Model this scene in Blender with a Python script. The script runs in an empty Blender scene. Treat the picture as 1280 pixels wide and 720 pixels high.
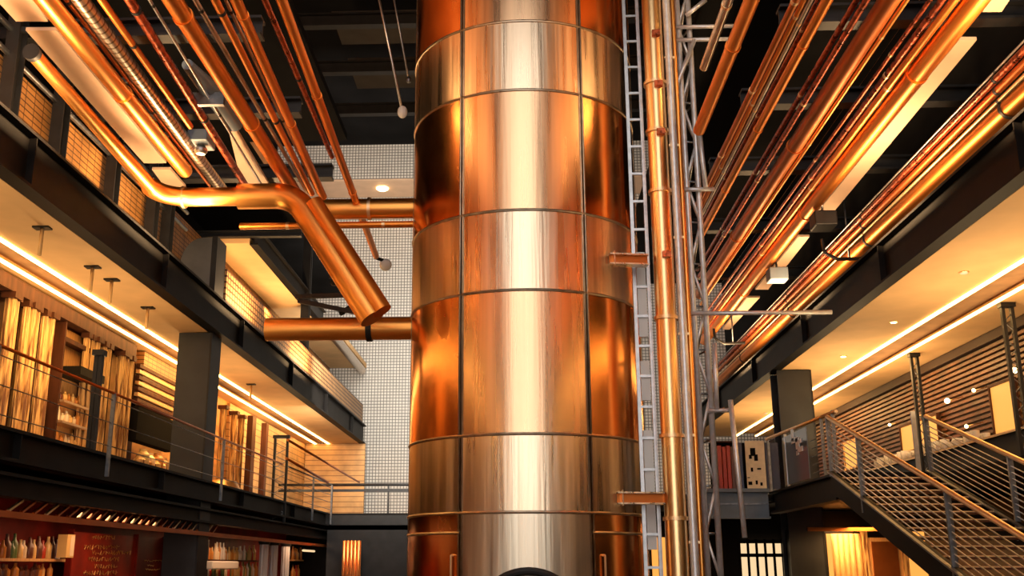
import bpy, bmesh, math, random
from mathutils import Vector, Matrix
random.seed(7)
PI = math.pi
COL = bpy.context.scene.collection
# ------------------------------------------------------------------ camera
F, PX, PY = 1300.0, 600.0, 360.0
TH = math.atan(347 / F)
PSI = math.atan(55 / math.hypot(F, 347))
EYE = Vector((0, 0, 1.6))
cam = bpy.data.objects.new('camera', bpy.data.cameras.new('camera'))
COL.objects.link(cam)
cam.location = EYE
cam.rotation_euler = (PI / 2 + TH, 0, PSI)
cam.data.sensor_width = 36
cam.data.lens = F / 1280 * 36
cam.data.shift_x = (640 - PX) / 1280
cam.data.clip_start = 0.05
cam.data.clip_end = 400
bpy.context.scene.camera = cam
RM = cam.rotation_euler.to_matrix()


def at(px, py, X=None, Y=None, Z=None):
    """the point a pixel shows, on a plane of the building"""
    d = RM @ Vector(((px - PX) / F, -(py - PY) / F, -1))
    if X is not None: t = (X - EYE.x) / d.x
    elif Y is not None: t = (Y - EYE.y) / d.y
    else: t = (Z - EYE.z) / d.z
    return EYE + d * t


def proj(p):
    c = RM.transposed() @ (Vector(p) - EYE)
    return PX + F * c.x / -c.z, PY - F * c.y / -c.z, -c.z


# ------------------------------------------------------------------ materials
MATS = {}


def new_mat(name):
    m = bpy.data.materials.new(name); m.use_nodes = True
    nt = m.node_tree; b = nt.nodes['Principled BSDF']
    MATS[name] = m
    return m, nt, b


def ramp(nt, stops):
    r = nt.nodes.new('ShaderNodeValToRGB'); e = r.color_ramp.elements
    while len(e) > 1: e.remove(e[-1])
    e[0].position, e[0].color = stops[0][0], (*stops[0][1], 1)
    for p, c in stops[1:]:
        n = e.new(p); n.color = (*c, 1)
    return r


def simple(name, col, rough=0.5, metal=0.0, var=0.0, scale=6, stretch=(1, 1, 1), bump=0.0, bscale=None, rvar=0.0, spec=0.5, detail=4, aniso=0):
    m, nt, b = new_mat(name)
    b.inputs['Base Color'].default_value = (*col, 1)
    b.inputs['Roughness'].default_value = rough
    b.inputs['Metallic'].default_value = metal
    b.inputs['Specular IOR Level'].default_value = spec
    if aniso: b.inputs['Anisotropic'].default_value = aniso
    if var or bump or rvar:
        tc = nt.nodes.new('ShaderNodeTexCoord'); mp = nt.nodes.new('ShaderNodeMapping')
        mp.inputs['Scale'].default_value = stretch
        nt.links.new(tc.outputs['Object'], mp.inputs['Vector'])
        nz = nt.nodes.new('ShaderNodeTexNoise'); nz.inputs['Scale'].default_value = scale; nz.inputs['Detail'].default_value = detail
        nt.links.new(mp.outputs[0], nz.inputs['Vector'])
        if var:
            lo = tuple(max(0, c * (1 - var)) for c in col); hi = tuple(min(1, c * (1 + var)) for c in col)
            r = ramp(nt, [(0.3, lo), (0.7, hi)])
            nt.links.new(nz.outputs['Fac'], r.inputs['Fac']); nt.links.new(r.outputs['Color'], b.inputs['Base Color'])
        if rvar:
            mr = nt.nodes.new('ShaderNodeMapRange')
            mr.inputs['From Min'].default_value = .3; mr.inputs['From Max'].default_value = .7
            mr.inputs['To Min'].default_value = max(.02, rough - rvar); mr.inputs['To Max'].default_value = rough + rvar
            nt.links.new(nz.outputs['Fac'], mr.inputs['Value']); nt.links.new(mr.outputs[0], b.inputs['Roughness'])
        if bump:
            n2 = nt.nodes.new('ShaderNodeTexNoise'); n2.inputs['Scale'].default_value = bscale or scale; n2.inputs['Detail'].default_value = 2
            nt.links.new(mp.outputs[0], n2.inputs['Vector'])
            bp = nt.nodes.new('ShaderNodeBump'); bp.inputs['Strength'].default_value = bump; bp.inputs['Distance'].default_value = .05
            nt.links.new(n2.outputs['Fac'], bp.inputs['Height']); nt.links.new(bp.outputs[0], b.inputs['Normal'])
    return m


def emit(name, col, s):
    m, nt, b = new_mat(name)
    b.inputs['Base Color'].default_value = (0.8, 0.8, 0.8, 1)
    b.inputs['Emission Color'].default_value = (*col, 1)
    b.inputs['Emission Strength'].default_value = s
    return m


def striped(name, c1, c2, axis, period, duty=0.5, rough=.5, metal=0, axis2=None, period2=1, duty2=.1, soft=0.05, noise=0.0, emitcol=None, es=0):
    """regular lines across one or two object axes: brick courses, mesh, ribs"""
    m, nt, b = new_mat(name)
    tc = nt.nodes.new('ShaderNodeTexCoord'); sp = nt.nodes.new('ShaderNodeSeparateXYZ')
    nt.links.new(tc.outputs['Object'], sp.inputs[0])

    def line(ax, per, du):
        d = nt.nodes.new('ShaderNodeMath'); d.operation = 'DIVIDE'; d.inputs[1].default_value = per
        nt.links.new(sp.outputs[ax], d.inputs[0])
        f = nt.nodes.new('ShaderNodeMath'); f.operation = 'FRACT'; nt.links.new(d.outputs[0], f.inputs[0])
        g = nt.nodes.new('ShaderNodeMath'); g.operation = 'LESS_THAN'; g.inputs[1].default_value = du
        nt.links.new(f.outputs[0], g.inputs[0])
        return g.outputs[0]
    a = line(axis, period, duty)
    if axis2 is not None:
        mx = nt.nodes.new('ShaderNodeMath'); mx.operation = 'MAXIMUM'
        nt.links.new(a, mx.inputs[0]); nt.links.new(line(axis2, period2, duty2), mx.inputs[1]); a = mx.outputs[0]
    mix = nt.nodes.new('ShaderNodeMix'); mix.data_type = 'RGBA'
    mix.inputs['A'].default_value = (*c1, 1); mix.inputs['B'].default_value = (*c2, 1)
    nt.links.new(a, mix.inputs['Factor'])
    out = mix.outputs['Result']
    if noise:
        nz = nt.nodes.new('ShaderNodeTexNoise'); nz.inputs['Scale'].default_value = 1.6; nz.inputs['Detail'].default_value = 5
        nt.links.new(tc.outputs['Object'], nz.inputs['Vector'])
        r = ramp(nt, [(.3, (1 - noise,) * 3), (.7, (1, 1, 1))]); nt.links.new(nz.outputs['Fac'], r.inputs['Fac'])
        mm = nt.nodes.new('ShaderNodeMix'); mm.data_type = 'RGBA'; mm.blend_type = 'MULTIPLY'; mm.inputs['Factor'].default_value = 1
        nt.links.new(out, mm.inputs['A']); nt.links.new(r.outputs[0], mm.inputs['B']); out = mm.outputs['Result']
    nt.links.new(out, b.inputs['Base Color'])
    b.inputs['Roughness'].default_value = rough; b.inputs['Metallic'].default_value = metal
    return m


simple('satin_copper', (0.80, 0.50, 0.29), .28, 1, var=.15, scale=5, stretch=(1, 1, .03), bump=.06, bscale=9, rvar=.06)
simple('polished_copper', (0.84, 0.34, 0.11), .22, 1, var=.25, scale=1.1, stretch=(1, 1, .5), bump=.16, bscale=.8, rvar=.07)
simple('brushed_copper', (0.82, 0.62, 0.43), .30, 1, var=.18, scale=7, stretch=(1, 1, .03), bump=.10, bscale=14, rvar=.08)
simple('brushed_bronze', (0.66, 0.55, 0.41), .34, 1, var=.2, scale=7, stretch=(1, 1, .03), bump=.10, bscale=14, rvar=.08)
simple('seam_metal', (0.50, 0.40, 0.29), .38, 1, var=.2, scale=5)
simple('pipe_copper', (0.86, 0.29, 0.052), .40, 1, var=.10, scale=.8, aniso=.3)
simple('pipe_bright', (0.96, 0.42, 0.10), .36, 1, var=.06, scale=.8, aniso=.3)
simple('pipe_brown', (0.56, 0.165, 0.038), .42, 1, var=.15, scale=1.5)
simple('pipe_red', (0.42, 0.09, 0.035), .36, 1, var=.55, scale=9, rvar=.12, bump=.3)
simple('pipe_steel', (0.55, 0.47, 0.40), .28, 1, var=.2, scale=3)
simple('brass', (0.90, 0.62, 0.34), .42, 1, var=.1, scale=4)
simple('tower_copper', (0.97, 0.62, 0.30), .30, 1, var=.1, scale=2, stretch=(1, 1, .1))
simple('galvanised', (0.46, 0.46, 0.47), .36, 1, var=.15, scale=8)
simple('pale_tube', (0.66, 0.66, 0.68), .4, .6, var=.12, scale=8)
simple('dark_galvanised', (0.22, 0.23, 0.25), .4, 1, var=.25, scale=8)
simple('black_steel', (0.008, 0.008, 0.009), .5, 0, var=.4, scale=3, spec=.35)
simple('black_girder', (0.0075, 0.0065, 0.006), .55, 0, var=.35, scale=1.5, spec=.1)
simple('mid_grey_steel', (0.095, 0.10, 0.107), .45, 0, var=.35, scale=.9)
simple('grey_steel', (0.040, 0.042, 0.044), .45, 0, var=.3, scale=.9, rvar=.1, spec=.22)
simple('blue_grey_steel', (0.14, 0.18, 0.22), .45, 0, var=.15, scale=2)
simple('soffit_plaster', (0.74, 0.47, 0.22), .75, 0, var=.08, scale=1.2)
simple('recess_board', (0.36, 0.20, 0.10), .8, 0, var=.2, scale=2)
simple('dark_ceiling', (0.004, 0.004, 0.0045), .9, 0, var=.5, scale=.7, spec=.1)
simple('reflected_warm_wall', (0.62, 0.24, 0.07), .6, 0, var=.4, scale=.6)  # warm colour for unseen upper walls, added to redden the cask reflections
simple('bay_board', (0.035, 0.030, 0.026), .8, 0, var=.35, scale=.8)
simple('dark_wall', (0.008, 0.007, 0.007), .85, 0, var=.4, scale=1, spec=.1)
simple('stone_floor', (0.16, 0.11, 0.075), .35, 0, var=.2, scale=1)
simple('pale_panel', (0.60, 0.42, 0.29), .6, 0, var=.06, scale=2)
simple('white_tray', (0.7, 0.68, 0.64), .4, 0)
simple('amber_wall', (0.78, 0.36, 0.08), .55, 0, var=.3, scale=1.6, stretch=(1, 1, 3))
simple('tan_stud', (0.66, 0.40, 0.15), .45, 0, var=.55, scale=5, stretch=(3, 3, .25), detail=6)
_e = [n for n in MATS['tan_stud'].node_tree.nodes if n.type == 'VALTORGB'][0].color_ramp.elements
_e[0].color = (.15, .055, .018, 1); _e[0].position = .40; _e[1].color = (.74, .45, .17, 1); _e[1].position = .54
simple('plain_tan', (0.66, 0.40, 0.15), .45, 0, var=.2, scale=3)
simple('dark_wood', (0.07, 0.024, 0.011), .6, 0, var=.4, scale=6, stretch=(1, 1, .2), spec=.15)
simple('light_wood', (0.62, 0.34, 0.13), .45, 0, var=.25, scale=5, stretch=(6, 6, .6))
simple('red_panel', (0.17, 0.010, 0.004), .5, 0, var=.45, scale=1.2, spec=.15)
simple('red_panel_bright', (0.30, 0.020, 0.005), .4, 0, var=.5, scale=1.2)
simple('gilt', (0.70, 0.40, 0.13), .4, .6)
simple('louvre_wood', (0.11, 0.036, 0.013), .45, 0, var=.55, scale=5, stretch=(1, .3, 1))
simple('louvre_gap', (0.028, 0.010, 0.006), .6, 0)
simple('porcelain', (0.82, 0.80, 0.76), .2, 0)
simple('paper_cream', (0.80, 0.68, 0.45), .6, 0, var=.08, scale=8)
simple('ink', (0.012, 0.011, 0.010), .7, 0, spec=0)
simple('fluted_white', (0.72, 0.72, 0.76), .35, 0)
simple('copper_sheet', (0.80, 0.30, 0.09), .3, 1, var=.2, scale=3, stretch=(1, 1, .1))
simple('glass_tint', (0.16, 0.20, 0.23), .08, 0)
gm, gnt, gb = new_mat('clear_glass')
gb.inputs['Base Color'].default_value = (.75, .85, .88, 1); gb.inputs['Roughness'].default_value = .03
gb.inputs['Transmission Weight'].default_value = 1; gb.inputs['IOR'].default_value = 1.05
emit('led_light', (1, .59, .19), 9)
emit('lamp_glow', (1, .62, .24), 7)
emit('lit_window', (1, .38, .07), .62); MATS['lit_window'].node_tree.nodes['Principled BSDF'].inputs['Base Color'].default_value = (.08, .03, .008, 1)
emit('lit_window_pale', (1, .70, .38), .5); MATS['lit_window_pale'].node_tree.nodes['Principled BSDF'].inputs['Base Color'].default_value = (.15, .1, .05, 1)
striped('gold_brick', (.42, .20, .055), (.06, .02, .008), 2, .115, .2, .5, 0, 1, .34, .07, noise=.45)
striped('gold_mesh', (.55, .30, .115), (.09, .035, .012), 2, .16, .32, .5, 0, 1, .24, .3, noise=.25)
striped('tile_wall', (.62, .60, .56), (.13, .125, .12), 2, .15, .24, .45, 0, 0, .15, .24, noise=.12)
striped('plank_wall', (.75, .42, .15), (.26, .10, .03), 2, .24, .12, .5, 0, noise=.4)
striped('duct_ribbed', (.62, .52, .43), (.24, .17, .12), 1, .16, .25, .3, 1)
for i, (n, c) in enumerate([('amber', (.55, .22, .04)), ('green', (.10, .16, .05)), ('red', (.45, .04, .02)), ('cream', (.75, .62, .42)), ('brown', (.12, .04, .02)), ('white', (.75, .72, .68)), ('gold', (.70, .45, .16)), ('navy', (.03, .05, .12))]):
    simple('item_' + n, c, .3, 0)

# ------------------------------------------------------------------ mesh helpers


class MB:
    def __init__(self): self.bm = bmesh.new()

    def box(self, x0, x1, y0, y1, z0, z1):
        x0, x1 = sorted((x0, x1)); y0, y1 = sorted((y0, y1)); z0, z1 = sorted((z0, z1))
        v = [self.bm.verts.new((x, y, z)) for x in (x0, x1) for y in (y0, y1) for z in (z0, z1)]
        for f in ((0, 1, 3, 2), (4, 6, 7, 5), (0, 4, 5, 1), (2, 3, 7, 6), (0, 2, 6, 4), (1, 5, 7, 3)):
            self.bm.faces.new([v[i] for i in f])
        return self

    def bar(self, p, q, w, h, up=Vector((0, 0, 1))):
        p, q = Vector(p), Vector(q); d = (q - p).normalized()
        s = d.cross(up)
        if s.length < 1e-4: s = d.cross(Vector((0, 1, 0)))
        s.normalize(); u = s.cross(d)
        v = [self.bm.verts.new(e + s * a * w / 2 + u * b * h / 2) for e in (p, q) for a, b in ((-1, -1), (1, -1), (1, 1), (-1, 1))]
        for f in ((3, 2, 1, 0), (4, 5, 6, 7), (0, 1, 5, 4), (1, 2, 6, 5), (2, 3, 7, 6), (3, 0, 4, 7)):
            self.bm.faces.new([v[i] for i in f])
        return self

    def tube(self, pts, r, seg=12, caps=True, radii=None, flute=0):
        pts = [Vector(p) for p in pts]; n = len(pts); rings = []; nrm = None
        for i, p in enumerate(pts):
            d = (pts[min(i + 1, n - 1)] - pts[max(i - 1, 0)]).normalized()
            if nrm is None:
                nrm = d.cross(Vector((0, 0, 1)))
                if nrm.length < 1e-3: nrm = Vector((1, 0, 0))
            nrm = (nrm - d * nrm.dot(d)).normalized(); b = d.cross(nrm)
            rr = radii[i] if radii else r
            ring = []
            for k in range(seg):
                a = 2 * PI * k / seg
                q = rr * (1 - (flute if k % 2 else 0))
                ring.append(self.bm.verts.new(p + (nrm * math.cos(a) + b * math.sin(a)) * q))
            rings.append(ring)
        for a, b in zip(rings, rings[1:]):
            for k in range(seg):
                f = self.bm.faces.new((a[k], a[(k + 1) % seg], b[(k + 1) % seg], b[k])); f.smooth = not flute
        if caps:
            self.bm.faces.new(rings[0][::-1]); self.bm.faces.new(rings[-1])
        return self

    def lathe(self, c, prof, seg=16):
        """prof: (r, z) from the bottom up around a vertical axis at c"""
        c = Vector(c); rings = []
        for r, z in prof:
            rings.append([self.bm.verts.new(c + Vector((r * math.cos(2 * PI * k / seg), r * math.sin(2 * PI * k / seg), z))) for k in range(seg)])
        for a, b in zip(rings, rings[1:]):
            for k in range(seg):
                f = self.bm.faces.new((a[k], a[(k + 1) % seg], b[(k + 1) % seg], b[k])); f.smooth = True
        self.bm.faces.new(rings[0][::-1]); self.bm.faces.new(rings[-1])
        return self

    def sphere(self, c, r, sx=1, sy=1, sz=1):
        m = Matrix.Translation(Vector(c)) @ Matrix.Diagonal((sx, sy, sz, 1))
        g = bmesh.ops.create_uvsphere(self.bm, u_segments=16, v_segments=10, radius=r, matrix=m)
        for v in g['verts']:
            for f in v.link_faces: f.smooth = True
        return self

    def ibeam(self, p, q, w, h, t=.05, up=Vector((0, 0, 1))):
        """I section: two flanges and a web"""
        p, q = Vector(p), Vector(q); d = (q - p).normalized(); s = d.cross(up).normalized(); u = s.cross(d)
        self.bar(p + u * (h / 2 - t / 2), q + u * (h / 2 - t / 2), w, t, up)
        self.bar(p - u * (h / 2 - t / 2), q - u * (h / 2 - t / 2), w, t, up)
        self.bar(p, q, t, h - 2 * t, up)
        return self

    def build(self, name, mat, parent=None, label=None, cat=None, group=None, kind=None, bevel=0):
        bm = self.bm
        bmesh.ops.recalc_face_normals(bm, faces=bm.faces)
        if parent is None:
            lo = Vector([min(v.co[i] for v in bm.verts) for i in range(3)]); hi = Vector([max(v.co[i] for v in bm.verts) for i in range(3)])
            org = Vector(((lo.x + hi.x) / 2, (lo.y + hi.y) / 2, lo.z))
        else:
            org = world_loc(parent)
        bmesh.ops.translate(bm, verts=bm.verts, vec=-org)
        for e in bm.edges:
            if len(e.link_faces) == 2 and e.calc_face_angle(0) > .6: e.smooth = False
        me = bpy.data.meshes.new(name); bm.to_mesh(me); bm.free()
        me.materials.append(MATS[mat])
        o = bpy.data.objects.new(name, me); COL.objects.link(o)
        if parent is None: o.location = org
        else: o.parent = parent
        if bevel:
            md = o.modifiers.new('bevel', 'BEVEL'); md.width = bevel; md.segments = 2; md.limit_method = 'ANGLE'
        tag(o, label, cat, group, kind)
        return o


def world_loc(o):
    v = Vector((0, 0, 0))
    while o: v += Vector(o.location); o = o.parent
    return v


def tag(o, label=None, cat=None, group=None, kind=None):
    if label: o['label'] = label
    if cat: o['category'] = cat
    if group: o['group'] = group
    if kind: o['kind'] = kind
    return o


def thing(name, loc, label, cat, group=None):
    o = bpy.data.objects.new(name, None); COL.objects.link(o); o.location = loc; o.empty_display_size = .2
    return tag(o, label, cat, group)


def dup(root, loc, label=None):
    r = root.copy(); COL.objects.link(r); r.location = loc
    if label: r['label'] = label
    for ch in list(root.children):
        c = ch.copy(); COL.objects.link(c); c.parent = r
        for g in ch.children:
            d = g.copy(); COL.objects.link(d); d.parent = c
    return r


def struct(name, mb, mat, kind='structure'):
    return mb.build(name, mat, kind=kind)


def fillet(pts, r, n=8):
    pts = [Vector(p) for p in pts]; out = [pts[0]]
    for a, b, c in zip(pts, pts[1:], pts[2:]):
        u = (a - b).normalized(); v = (c - b).normalized(); ang = u.angle(v)
        t = min(r / math.tan(ang / 2), (a - b).length * .45, (c - b).length * .45)
        p, q = b + u * t, b + v * t
        for i in range(n + 1):
            s = i / n; out.append(p * (1 - s) ** 2 + b * 2 * s * (1 - s) + q * s ** 2)
    out.append(pts[-1]); return out


# ------------------------------------------------------------------ dimensions
ZP = 9.6
XL, XR = -7.6, 7.5          # inner faces of the two galleries
WL, WR = -10.37, 11.65      # their back walls
YB, Y0 = 50.0, -4.0         # back wall, added open window front
DL, DR = 3.55, 3.45         # deck levels
SO = 7.18                   # gallery soffit
GT = 8.06                   # top of the upper girders
TOP = 21.7

# ------------------------------------------------------------------ the setting
struct('floor', MB().box(-13, 13, Y0 - .3, YB + .3, -.2, 0), 'stone_floor')
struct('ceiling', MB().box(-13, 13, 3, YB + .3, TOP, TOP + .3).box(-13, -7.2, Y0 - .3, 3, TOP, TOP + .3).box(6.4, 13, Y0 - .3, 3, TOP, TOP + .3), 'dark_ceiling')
mb = MB()
for x in (-7.1, -4.4, -1.7, 1.0, 3.7, 6.3): mb.box(x - .06, x + .06, Y0, 3, TOP + .05, TOP + .2)
struct('unseen_skylight', mb, 'black_steel')  # bars of an unseen skylight, added to brighten the cask's upper reflections
struct('wall_back', MB().box(-13, 13, YB, YB + .3, 0, TOP), 'tile_wall')
b = MB().box(-12, 12, 47.6, YB - .01, 19.9, TOP)
struct('wall_bulkhead', b, 'tile_wall')
struct('ceiling_bulkhead', MB().box(-12, 12, 47.6, YB - .01, 19.82, 19.895), 'pale_panel')
struct('wall_left', MB().box(WL - .3, WL, Y0, YB - .01, 0, 7.3), 'amber_wall')
struct('wall_right', MB().box(WR, WR + .3, Y0, YB - .01, 0, 7.3), 'louvre_gap')
struct('wall_upper_left', MB().box(-12.6, -12.3, Y0, YB - .01, 7.31, TOP), 'reflected_warm_wall')
struct('wall_upper_right', MB().box(9.1, 9.4, 11, 46, 8.1, 13.99), 'dark_ceiling')
struct('wall_far_right', MB().box(12.3, 12.6, Y0, YB - .01, 0, TOP), 'reflected_warm_wall')
# unseen open window front added behind the viewer for the cask's bright streak
struct('wall_front', MB().box(-13, -7.2, Y0 - .3, Y0, 0, TOP).box(6.4, 13, Y0 - .3, Y0, 0, TOP).box(-7.2, 6.4, Y0 - .3, Y0, 0, .5), 'dark_wall')
mb = MB()
for x in (-7.15, -4.4, -1.7, 1.0, 3.7, 6.35): mb.box(x - .05, x + .05, Y0 - .2, Y0 - .05, .5, TOP)
for z in (4, 8, 12, 16.5): mb.box(-7.2, 6.4, Y0 - .2, Y0 - .05, z - .05, z + .05)
struct('unseen_front_window', mb, 'black_steel')

# left gallery slabs
struct('floor_left', MB().box(WL, XL - .2, Y0, 41.5, DL - .25, DL - .02), 'black_girder')
struct('ceiling_left', MB().box(-9.12, XL - .15, Y0, YB - .05, SO, SO + .2), 'soffit_plaster')
struct('ceiling_left_inner', MB().box(WL, -9.86, Y0, YB - .05, SO, SO + .2), 'soffit_plaster')
struct('trim_1', MB().box(-9.86, -9.12, Y0, YB - .05, SO + .12, SO + .24), 'recess_board')
struct('floor_upper_left', MB().box(-12.3, XL - .15, Y0, YB - .05, SO + .26, SO + .5), 'dark_wall')
# right gallery slabs
struct('floor_right', MB().box(8.6, WR, Y0, 27.9, DR - .25, DR - .02).box(6.6, WR, 23.0, 47, DR - .25, DR - .021), 'black_girder')
struct('ceiling_right', MB().box(XR + .15, 9.42, Y0, 47, SO, SO + .2), 'soffit_plaster')
struct('ceiling_right_inner', MB().box(10.42, WR, Y0, 47, SO, SO + .2), 'soffit_plaster')
struct('trim_2', MB().box(9.42, 10.42, Y0, 47, SO + .12, SO + .24), 'recess_board')
struct('floor_upper_right', MB().box(XR + .12, 12.3, Y0, 47, SO + .26, SO + .5), 'dark_wall')
# upper floor on the left
b = MB().box(-8.9, -8.7, Y0, YB - .05, GT - .3, 9.9)
struct('wall_brick', b, 'gold_brick')

LG, RG = 'amber-lit gallery', 'slatted-wall gallery'

# ------------------------------------------------------------------ girders and steel posts


def girder(name, X, y0, y1, z0, z1, side, label, mat='black_girder', stiff=3.2):
    o = thing(name, (X, y0, z0), label, 'girder')
    s = 1 if side == 'L' else -1         # flange reaches towards the gallery
    m = MB().box(X, X - s * .05, y0, y1, z0 + .05, z1 - .05); m.build('web', mat, o)
    MB().box(X + s * .14, X - s * .14, y0, y1, z0, z0 + .05).build('bottom_flange', mat, o)
    MB().box(X + s * .14, X - s * .14, y0, y1, z1 - .05, z1).build('top_flange', mat, o)
    y = y0 + stiff
    while y < y1 - .5:
        MB().box(X + s * .12, X, y, y + .03, z0 + .05, z1 - .05).build('stiffener', mat, o); y += stiff
    return o


girder('steel_girder', XL, Y0 + .1, 49.5, SO, GT, 'L', 'deep black steel girder edging the ceiling of the amber-lit gallery', stiff=6.2)
girder('steel_girder', XL, Y0 + .1, 40.6, 3.07, DL, 'L', 'dark steel girder carrying the floor edge of the amber-lit gallery', stiff=6.4)
girder('steel_girder', XL - .05, Y0 + .1, 42, 2.58, 2.92, 'L', 'shallower brown-black girder just above the copper shopfront rail', stiff=50)
girder('steel_girder', XR, Y0 + .1, 47, SO, GT, 'R', 'deep black steel girder edging the ceiling of the slatted-wall gallery', stiff=6.2)
girder('steel_girder', 6.55, 22.0, 27.9, 2.9, DR, 'R', 'dark box girder under the landing at the head of the stairs', stiff=50)
g = thing('steel_girder', (6.6, 21.95, 2.9), 'short dark girder end facing the stair flight under the landing', 'girder')
MB().box(6.45, 8.3, 21.9, 21.96, 2.9, DR - .02).build('web', 'black_girder', g)
MB().box(6.45, 8.3, 21.87, 21.96, DR - .05, DR).build('top_flange', 'black_girder', g)


def hpost(name, x, y, z0, z1, w, d, label, mat='grey_steel', group=None, yaw=0):
    o = thing(name, (x, y, z0), label, 'steel post', group)
    t = .05
    a = MB().box(x - w / 2, x + w / 2, y - d / 2, y - d / 2 + t, z0, z1); a.build('front_flange', mat, o)
    MB().box(x - w / 2, x + w / 2, y + d / 2 - t, y + d / 2, z0, z1).build('rear_flange', mat, o)
    MB().box(x - t / 2, x + t / 2, y - d / 2 + t, y + d / 2 - t, z0, z1).build('web', mat, o)
    MB().box(x + w / 2 - .03, x + w / 2 + .01, y - d / 2 - .01, y + d / 2, z0, z1).build('side_plate', 'black_steel', o)
    return o


p = at(244, 500, Y=25.2)
hpost('steel_post', p.x + .02, 25.2, 0, SO - .02, .82, .8, 'thick grey steel post rising in front of the amber-lit gallery')
pu = thing('steel_post', (-8.1, 25.4, GT + .02), 'grey steel post stub with rounded shoulder above the gallery girder, beside gold mesh', 'steel post')
a = at(227, 345, Y=25.2).x; c = at(268, 345, Y=25.2).x; zt = at(240, 300, Y=25.2).z
m = MB(); prof = [(c, GT), (a, GT), (a, zt - .75)] + [(a + .55 * (1 - math.cos(t * PI / 12)), zt - .75 + .75 * math.sin(t * PI / 12)) for t in range(1, 7)] + [(c, zt)]
fa = [m.bm.verts.new((x, 25.0, z)) for x, z in prof]; fb = [m.bm.verts.new((x, 25.7, z)) for x, z in prof]
m.bm.faces.new(fa); m.bm.faces.new(fb[::-1])
for i in range(len(prof)): m.bm.faces.new((fa[i], fb[i], fb[(i + 1) % len(prof)], fa[(i + 1) % len(prof)]))
m.build('plate', 'mid_grey_steel', pu)
MB().box(c - .04, c + .1, 24.95, 25.75, GT, zt).build('side_plate', 'black_steel', pu)
yR = 31.0
p = at(990, 500, Y=yR)
hpost('steel_post', p.x, yR, 0, SO - .02, .98, .9, 'thick grey steel post standing behind the landing of the stairs')

# black lattice posts between deck and soffit


def lattice_post(x, y, z0, z1, label, w=.09):
    o = thing('lattice_post', (x, y, z0), label, 'post')
    for sx in (-1, 1):
        MB().box(x + sx * w / 2 - .035, x + sx * w / 2 + .035, y - .05, y + .05, z0, z1).build('upright', 'black_steel', o)
    m = MB(); z = z0 + .1; k = 1
    while z < z1 - .25:
        m.bar((x - k * w / 2, y, z), (x + k * w / 2, y, z + .2), .02, .02); z += .2; k = -k
    m.build('lacing', 'dark_galvanised', o)
    MB().box(x - w / 2 - .06, x + w / 2 + .06, y - .1, y + .1, z1 - .1, z1).build('cap', 'black_steel', o)
    return o


lattice_post(-7.62, at(121, 480, X=-7.62).y, DL, at(121, 436, X=-7.62).z, 'slim black double post rising past the handrail before the fluted studs', w=.08)
lattice_post(-7.7, at(350, 590, X=-7.7).y, 2.9, at(350, 543, X=-7.7).z, 'black laced post ending at rail height, beyond the thick grey post', w=.4)
q = at(1146, 480, X=10.65)
lattice_post(q.x, q.y, DR, SO, 'black laced post on the slatted-wall gallery nearer the head of the stairs', w=.16)
q = at(1263, 420, X=10.65)
lattice_post(q.x, q.y, DR, SO, 'black laced post on the slatted-wall gallery beside the bright doorway', w=.2)

# ------------------------------------------------------------------ cove LED strips
for X, e, lab in ((-9.18, YB - .3, 'upper warm LED strip running along the ceiling of the amber-lit gallery, nearer the girder'),
                  (-9.80, YB - .3, 'warm LED strip along the amber-lit gallery ceiling, nearer its wall'),
                  (9.48, 46.8, 'warm LED strip along the slatted-wall gallery ceiling, nearer the girder'),
                  (10.36, 46.8, 'warm LED strip along the slatted-wall gallery ceiling, nearer the slats')):
    o = thing('light_strip', (X, Y0, SO - .05), lab, 'strip light', 'cove LED strips')
    MB().box(X - .035, X + .035, Y0 + .2, e, SO - .035, SO + .0).build('diffuser', 'led_light', o)
    MB().box(X - .05, X + .05, Y0 + .2, e, SO + .002, SO + .05).build('channel', 'brass', o)

# soffit hangers on the left
for i, (x, y0_, y1_) in enumerate(((53, 284, 318), (116, 333, 356), (140, 349, 372), (185, 384, 405), (314, 480, 500))):
    q = at(x, y0_, Z=SO)
    o = thing('ceiling_rod', (q.x, q.y, SO - .5), ['tan rod with cross plate hanging from the soffit, nearest the viewer', 'tan rod hanging from the soffit, second along the LED strip', 'tan rod hanging from the soffit close behind its twin', 'tan rod hanging from the soffit just before the thick grey post', 'small rod hanging from the soffit beyond the thick grey post'][i], 'hanging rod', 'rods hanging from the amber-lit gallery soffit')
    MB().tube([(q.x, q.y, SO - .5), (q.x, q.y, SO)], .035, 8).build('rod', 'tan_stud', o)
    MB().box(q.x - .14, q.x + .14, q.y - .09, q.y + .09, SO - .03, SO).build('plate', 'black_steel', o)

# downlights in the right soffit
for i, (x, y) in enumerate(((1117, 402), (1054, 445), (958, 516), (1205, 340))):
    q = at(x, y, Z=SO)
    o = thing('downlight', (q.x, q.y, SO - .03), ['small round glowing downlight in the slatted-wall gallery soffit, second from the viewer', 'small round downlight in the soffit just before the grey post', 'small round downlight in the soffit beyond the grey post', 'small round downlight in the soffit nearest the viewer'][i], 'downlight', 'downlights in the slatted-wall gallery soffit')
    MB().lathe((q.x, q.y, SO - .02), [(.09, 0), (.1, .005), (.1, .015)]).build('trim_ring', 'brass', o)
    MB().lathe((q.x, q.y, SO - .035), [(.06, 0), (.07, .005), (.07, .014)]).build('lens', 'lamp_glow' if i < 2 else 'lit_window_pale', o)

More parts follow.
